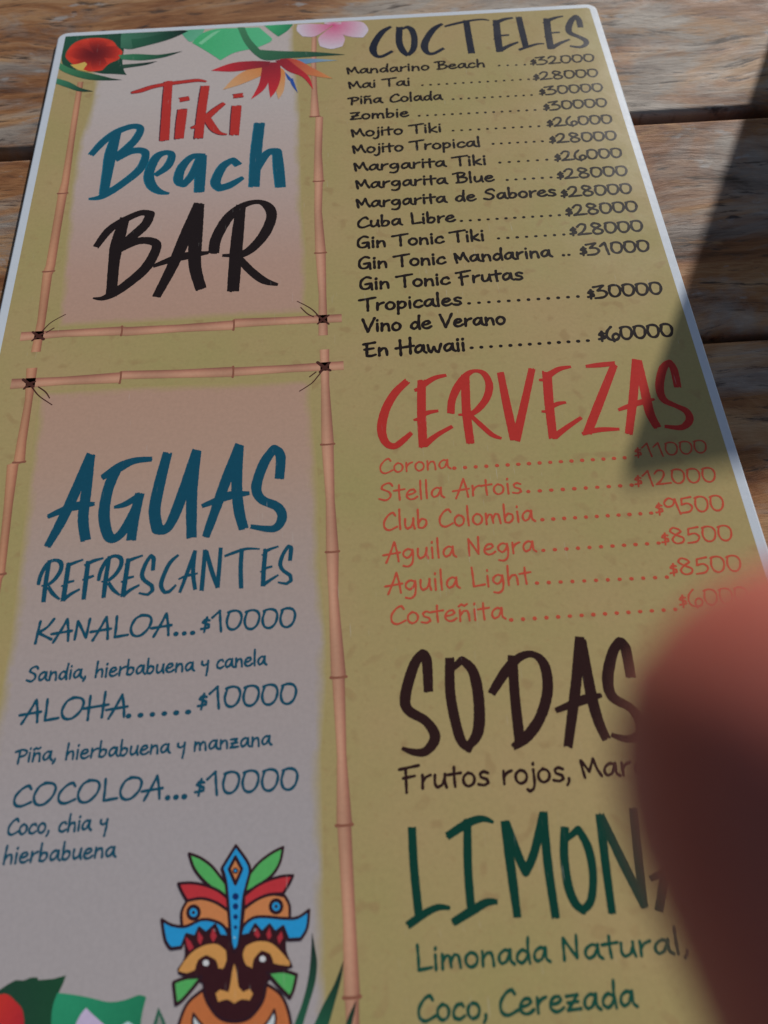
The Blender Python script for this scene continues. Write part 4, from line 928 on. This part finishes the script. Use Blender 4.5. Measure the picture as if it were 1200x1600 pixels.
def edge_dist(p, poly):
    m = 1e9; P = Vector(p)
    for i in range(len(poly)):
        a, b = Vector(poly[i - 1]), Vector(poly[i]); d = b - a; t = max(0, min(1, (P - a).dot(d) / max(d.length_squared, 1e-9)))
        m = min(m, (a + d * t - P).length)
    return m
# pink-and-cream panels, tinted from top to bottom as printed, feathered at their rim
TINT = {'upper': [(0, (163, 151, 151)), (-45, (161, 150, 151)), (-95, (158, 138, 135)), (-130, (156, 126, 116)), (-175, (155, 122, 107))],
        'lower': [(-175, (156, 124, 110)), (-205, (155, 127, 115)), (-230, (150, 131, 126)), (-262, (147, 134, 135)), (-300, (145, 137, 142)), (-360, (148, 139, 143))]}
def tint(stops, y):
    for (ya, ca), (yb, cb) in zip(stops, stops[1:]):
        if y >= yb: t = max(0, min(1, (ya - y) / (ya - yb))); return ink(*[lerp(p, q, t) for p, q in zip(ca, cb)])
    return ink(*stops[-1][1])
yel = ink(*YEL)
for key, pts in PANELS.items():
    o = clip(catmull(pts, auto_corners(pts, True, 40), True, 4.0))
    xs = [p[0] for p in o]; ys = [p[1] for p in o]; extra = []; st = 1.5
    y = min(ys)
    wob = lambda a: 0.5 + 0.5 * math.sin(a * .21 + 1) * math.sin(a * .073 + 2)
    while y < max(ys):
        x = min(xs)
        while x < max(xs):
            p = (x + random.uniform(-.4, .4), y + random.uniform(-.4, .4))
            if inside(p, o):
                e = edge_dist(p, o)
                if e > .5 and (e < 7 or (int(x / st) % 4 == 0 and int(y / st) % 3 == 0)): extra.append(p)
            x += st
        y += st
    v, f = fill(o, extra)
    def pc(p, key=key, o=o):
        e = edge_dist(p, o); wdt = 1.6 + 1.6 * wob(p[1] * 1.7 + p[0] * .5); t = max(0, min(1, e / wdt)); t = t * t * (3 - 2 * t)
        if p[1] > B1 - .3: t = 1
        c = tint(TINT[key], p[1]); return tuple(lerp(a, b, t) for a, b in zip(yel, c))
    s = Sheet(); s.add(v, f, 0.07, pc)
    s.done('panel', menu, 'pale pink panel behind the bar name' if key == 'upper' else 'pale pink panel behind the list of waters')
# bamboo poles of the two frames
for key, P in BAMBOO.items():
    s = Sheet(); P2 = catmull(P, set(range(len(P))), False, 3.0)
    pts = []
    for i in range(len(P2)):
        a = P2[max(0, i - 1)]; b = P2[min(len(P2) - 1, i + 1)]
        d = Vector((b[0] - a[0], b[1] - a[1])); d.normalize() if d.length > 0 else None
        pts.append((P2[i], (-d.y, d.x)))
    # use one direction for the whole pole so that nodes stay square
    D0 = Vector((P[-1][0] - P[0][0], P[-1][1] - P[0][1])).normalized(); N0 = (-D0.y, D0.x)
    K = 7
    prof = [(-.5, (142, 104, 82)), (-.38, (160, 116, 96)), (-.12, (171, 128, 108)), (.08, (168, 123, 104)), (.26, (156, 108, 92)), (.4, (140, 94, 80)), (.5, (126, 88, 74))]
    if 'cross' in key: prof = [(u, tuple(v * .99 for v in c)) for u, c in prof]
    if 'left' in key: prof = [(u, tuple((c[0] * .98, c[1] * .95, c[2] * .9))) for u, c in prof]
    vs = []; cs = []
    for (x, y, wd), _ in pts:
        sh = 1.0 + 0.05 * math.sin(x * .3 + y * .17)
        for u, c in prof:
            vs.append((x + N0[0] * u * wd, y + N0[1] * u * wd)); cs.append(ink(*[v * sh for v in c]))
    fs = []
    for i in range(len(pts) - 1):
        for j in range(K - 1):
            a = i * K + j; fs.append((a, a + 1, a + K + 1)); fs.append((a, a + K + 1, a + K))
    keep = [t for t in fs if all(L0 < vs[q][0] < L1 and B0 < vs[q][1] < B1 for q in t)]
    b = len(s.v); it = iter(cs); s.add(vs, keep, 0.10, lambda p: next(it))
    # darker node rings where the pole steps
    for i in range(1, len(P) - 1):
        if P[i][2] >= P[i - 1][2] + 0.3 and P[i][2] >= P[i + 1][2] - .2 and abs(P[i + 1][0] - P[i][0]) + abs(P[i + 1][1] - P[i][1]) < 4 and L0 + 2 < P[i][0] < L1:
            x, y, wd = P[i]; wd *= .5
            path = [(x + N0[0] * u * wd * 1.02 + D0.x * k2, y + N0[1] * u * wd * 1.02 + D0.y * k2, 0.5 + .25 * abs(u)) for u, k2 in ((-1, 0), (-.4, .12), (.3, .12), (1, 0))]
            v, f = union(ribbon(path)); s.add(v, f, 0.115, ink(122, 78, 64))
    s.done('bamboo_pole', menu)
for kn in KNOTS:
    s = Sheet(); polys = []
    for st in kn: polys += ribbon([tuple(p) for p in catmull(st, set(), False, .6)])
    v, f = union(polys); s.add(v, f, 0.13, ink(66, 38, 34)); s.done('cord_knot', menu)
# painted pictures
STACK = [0]                                                   # every printed shape gets a level of its own
def picture(name, shapes, parent, label=None):
    s = Sheet()
    for mode, pts, ca, cb, lev, corner in shapes:
        cs = set(range(len(pts))) if corner and mode[:3] != 'out' else auto_corners(pts, True, 48)
        o = clip([tuple(q) for q in catmull(pts, cs, True, .7)])
        if len(o) < 3: continue
        ca, cb = ink(*ca), ink(*cb); STACK[0] += 1; lev += 6 * (name == 'bird_of_paradise'); z = 0.16 + 0.014 * lev + 0.003 * STACK[0]
        if mode.startswith('out'):
            wd = float(mode[3:]) / 4 * .185
            path = [(p[0], p[1], wd) for p in o]; v, f = union(ribbon(path, True)); s.add(v, f, z, ink(44, 26, 34)); z += 0.009
            v, f = fill(o); s.add(v, f, z - 0.016, ca)
            continue
        if mode == 'rad':
            cx = sum(p[0] for p in o) / len(o) + .3; cy = sum(p[1] for p in o) / len(o) + .2; R = 7; vs = []; cl = []
            for k in range(R):
                t = (k + .02) / (R - 1); tt = t ** 1.6
                for j, p in enumerate(o):
                    a = math.atan2(p[1] - cy, p[0] - cx); v_ = 1 + .10 * math.sin(a * 9 + 2 * t) * t
                    vs.append((lerp(cx, p[0], t), lerp(cy, p[1], t))); cl.append(tuple(min(.9, lerp(x, y, min(1, tt * 1.2)) * v_) for x, y in zip(ca, cb)))
            nn = len(o); fs = []
            for k in range(R - 1):
                for j in range(nn):
                    a, b = k * nn + j, k * nn + (j + 1) % nn; fs += [(a, b, b + nn), (a, b + nn, a + nn)]
            it = iter(cl); s.add(vs, fs, z, lambda p: next(it)); continue
        p0 = pts[0]; far = max(math.dist(p0, p) for p in pts)
        xs = [p[0] for p in o]; ys = [p[1] for p in o]; extra = []; st = max(.5, far / 18); y = min(ys)
        while y < max(ys):
            x = min(xs)
            while x < max(xs):
                if inside((x, y), o) and edge_dist((x, y), o) > .15: extra.append((x + random.uniform(-.1, .1), y))
                x += st
            y += st
        v, f = fill(o, extra); ex = 2.2 if mode == 'slow' else 1.1
        s.add(v, f, z, lambda p: tuple(lerp(a, b, min(1, (math.dist(p, p0) / far) ** ex)) for a, b in zip(ca, cb)))
    return s.done(name, parent, label)
LAB = {'hibiscus': 'red hibiscus printed in the far left corner', 'bird_of_paradise': 'red and orange bird of paradise flower print', 'frangipani': 'pink frangipani print at the top edge',
       'tiki_mask': 'carved mask print with blue, green and red headdress', 'red_flower': 'red flower print at the near left', 'taro_leaf': 'bright green leaf print at the near left'}
for name, shapes in ART.items():
    if name in ('grass_blade', 'palm_leaf', 'small_flower', 'monstera_leaf'):
        for sh in shapes: picture(name, [sh], menu)
    else: picture(name, shapes, menu, LAB.get(name))
# list lines: name, dotted leader and price of one drink together
rows = {}
for row in TEXT: rows.setdefault(('t', round(row[2] / 1.0)), []).append(row)
used = set(); lines = []
for row in TEXT:
    s_, x0, y0, x1, y1, h, wt, c = row
    placed = False
    for ln in lines:
        a = ln[-1]
        if c == a[7] and abs(y0 - ln[0][2]) < h * .45 and x0 > a[3] and x0 - a[3] < 75: ln.append(row); placed = True; break
    if not placed: lines.append([row])
dl = list(DOTS)
for ln in lines:
    s = Sheet()
    for s_, x0, y0, x1, y1, h, wt, c in ln: write(s, s_, x0, y0, x1, y1, h, wt, INKTEXT[c], 0.15)
    for q in list(dl):
        n_, dx0, dy0, dx1, dy1, r_, c = q
        if c == ln[0][7] and abs(dy0 - ln[0][2]) < ln[0][5] * .5 and dx0 > ln[0][1] and dx0 - ln[0][3] < 12:
            dots(s, n_, dx0, dy0, dx1, dy1, r_, INKTEXT[c], 0.151); dl.remove(q)
    s.done('menu_line', menu, 'line reading "%s"' % ' '.join(r[0] for r in ln))
print('unplaced leaders', dl)
rnd = random.Random(3)
HEAVY = {'SODAS': 1.1, 'BAR': 1.1, 'AGUAS': 1.08, 'REFRESCANTES': 1.12, 'Beach': 1.06, 'Tiki': 1.04, 'LIMONADA': 1.06, 'COCTELES': 1.04}
for word, (c, strokes) in HEADINGS.items():
    s = Sheet(); polys = []; under = []
    for st in strokes:
        cs = auto_corners(st, False, 80)
        path = [(p[0], p[1], p[2] * HEAVY.get(word, 1.0)) for p in catmull(st, cs, False, .8)]
        polys += ribbon(path, False, True, rnd)
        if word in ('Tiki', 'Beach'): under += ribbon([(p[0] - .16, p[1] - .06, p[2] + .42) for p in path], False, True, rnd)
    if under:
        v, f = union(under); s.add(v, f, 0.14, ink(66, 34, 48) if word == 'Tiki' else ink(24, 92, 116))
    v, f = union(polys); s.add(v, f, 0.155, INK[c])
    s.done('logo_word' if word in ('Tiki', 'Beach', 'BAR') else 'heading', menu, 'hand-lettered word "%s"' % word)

# ------------------------------------------------------------------ added upright wooden stand, out of view, shaped to cast the wedge shadow
TAN = math.tan(SUN_EL); L = 0.420
tip = Vector((0.1826, -0.2215)); az = Vector((math.sin(SUN_AZ), math.cos(SUN_AZ)))
base = tip + az * L; H = L * TAN
st = empty('shadow_stand', (base.x, base.y, TOP), 'added dark wooden upright, unseen beyond the right edge, casting the wedge shadow on the card', 'stand')
st.rotation_euler = (0, 0, math.radians(7.5))
bm_obj('shadow_board', box_bm(0, 0.19, 0, 0.006, 0.012, H - TOP, 0.0015), DARKWOOD, st)
bm_obj('foot', box_bm(0.01, 0.18, -0.03, 0.04, 0.0002, 0.0122, 0.002), DARKWOOD, st)

# ------------------------------------------------------------------ the photographer's hand: fingertip just in front of the lens
def cpt(x, y, z): return CAM + RIGHT * x * MM + DOWN * y * MM + FWD * z * MM
hb = bmesh.new()
def ball(c, r, sc=(1, 1, 1), rot=None):
    q = bmesh.ops.create_icosphere(hb, subdivisions=4, radius=r)['verts']
    for v in q: v.co = c + (rot @ Vector((v.co.x * sc[0], v.co.y * sc[1], v.co.z * sc[2])) if rot else v.co)
def limb(pts, close=True):
    """tapered capsules through a chain of joints"""
    P3 = [(cpt(x, y, z), r * MM) for x, y, z, r in pts]
    for (a, ra), (b_, rb) in zip(P3, P3[1:]):
        d = b_ - a; rot = d.to_track_quat('Z', 'Y').to_matrix().to_4x4(); rot.translation = (a + b_) / 2
        bmesh.ops.create_cone(hb, cap_ends=True, cap_tris=False, segments=40, radius1=ra, radius2=rb, depth=d.length, matrix=rot)
    for c, r in P3: ball(c, r * 1.01)
limb([(15.8, 9.1, 25.0, 8.0), (22.2, 22.6, 26.4, 8.4), (30.5, 38.0, 28.0, 9.0), (43, 57.5, 24, 9.4), (56, 76, 13, 10.4), (70, 97, -2, 13)])   # index finger
limb([(10, 66, 6, 7.3), (16, 76, 14, 8.2), (28, 88, 17, 8.8), (42, 102, 12, 9.6), (62, 116, -4, 13)])
limb([(10, 97, -2, 7.0), (16, 104, 5, 7.8), (28, 115, 9, 8.4), (44, 126, 5, 9.2), (66, 134, -8, 13)])
limb([(20, 126, -10, 6.2), (26, 132, -5, 7.0), (38, 140, -2, 7.6), (54, 148, -6, 8.6), (74, 152, -14, 12)])
limb([(52, 44, -48, 8.4), (64, 56, -50, 9.6), (78, 76, -46, 11), (92, 106, -32, 16), (98, 132, -24, 20)])            # thumb
limb([(70, 97, -2, 13), (86, 124, -14, 22), (100, 156, -22, 24), (128, 212, -30, 22), (165, 290, -34, 27), (200, 370, -38, 32)])
limb([(62, 116, -4, 13), (86, 124, -14, 20), (66, 134, -8, 13), (92, 142, -16, 20), (74, 152, -14, 12), (98, 156, -20, 20)])
ho = bm_obj('hand', hb, SKIN, None, True)
rm = ho.modifiers.new('remesh', 'REMESH'); rm.mode = 'VOXEL'; rm.voxel_size = 0.0011; rm.use_smooth_shade = True
sm = ho.modifiers.new('smooth', 'SMOOTH'); sm.factor = 0.5; sm.iterations = 12
ho['label'] = 'out-of-focus fingertip of the photographer covering the lower right of the menu'; ho['category'] = 'hand'
# nail on the far side of the fingertip
tipc = cpt(15.8, 9.1, 25.0); ax = (cpt(15.8, 9.1, 25.0) - cpt(22.2, 22.6, 26.4)).normalized(); out = FWD.normalized(); sidev = ax.cross(out).normalized()
vs = []; fs = []; NU, NV = 7, 7
for lay in (0.0, -0.0005):
    for i in range(NU):
        for j in range(NV):
            u = i / (NU - 1); a = (j / (NV - 1) - .5) * 1.7; R_ = 0.0083 * (1 - .10 * u) + lay
            hw = math.sqrt(max(0.05, 1 - (2 * u - 1) ** 4 * .5))
            vs.append(tuple(tipc + ax * (u * 0.011 - 0.006) + sidev * math.sin(a * hw) * R_ + out * (math.cos(a * hw) * R_ * .98)))
for k in (0, NU * NV):
    for i in range(NU - 1):
        for j in range(NV - 1):
            q = k + i * NV + j; f4 = (q, q + 1, q + NV + 1, q + NV); fs.append(f4 if k == 0 else f4[::-1])
nail = mesh_obj('fingernail', vs, fs, NAILM, ho, None, True)
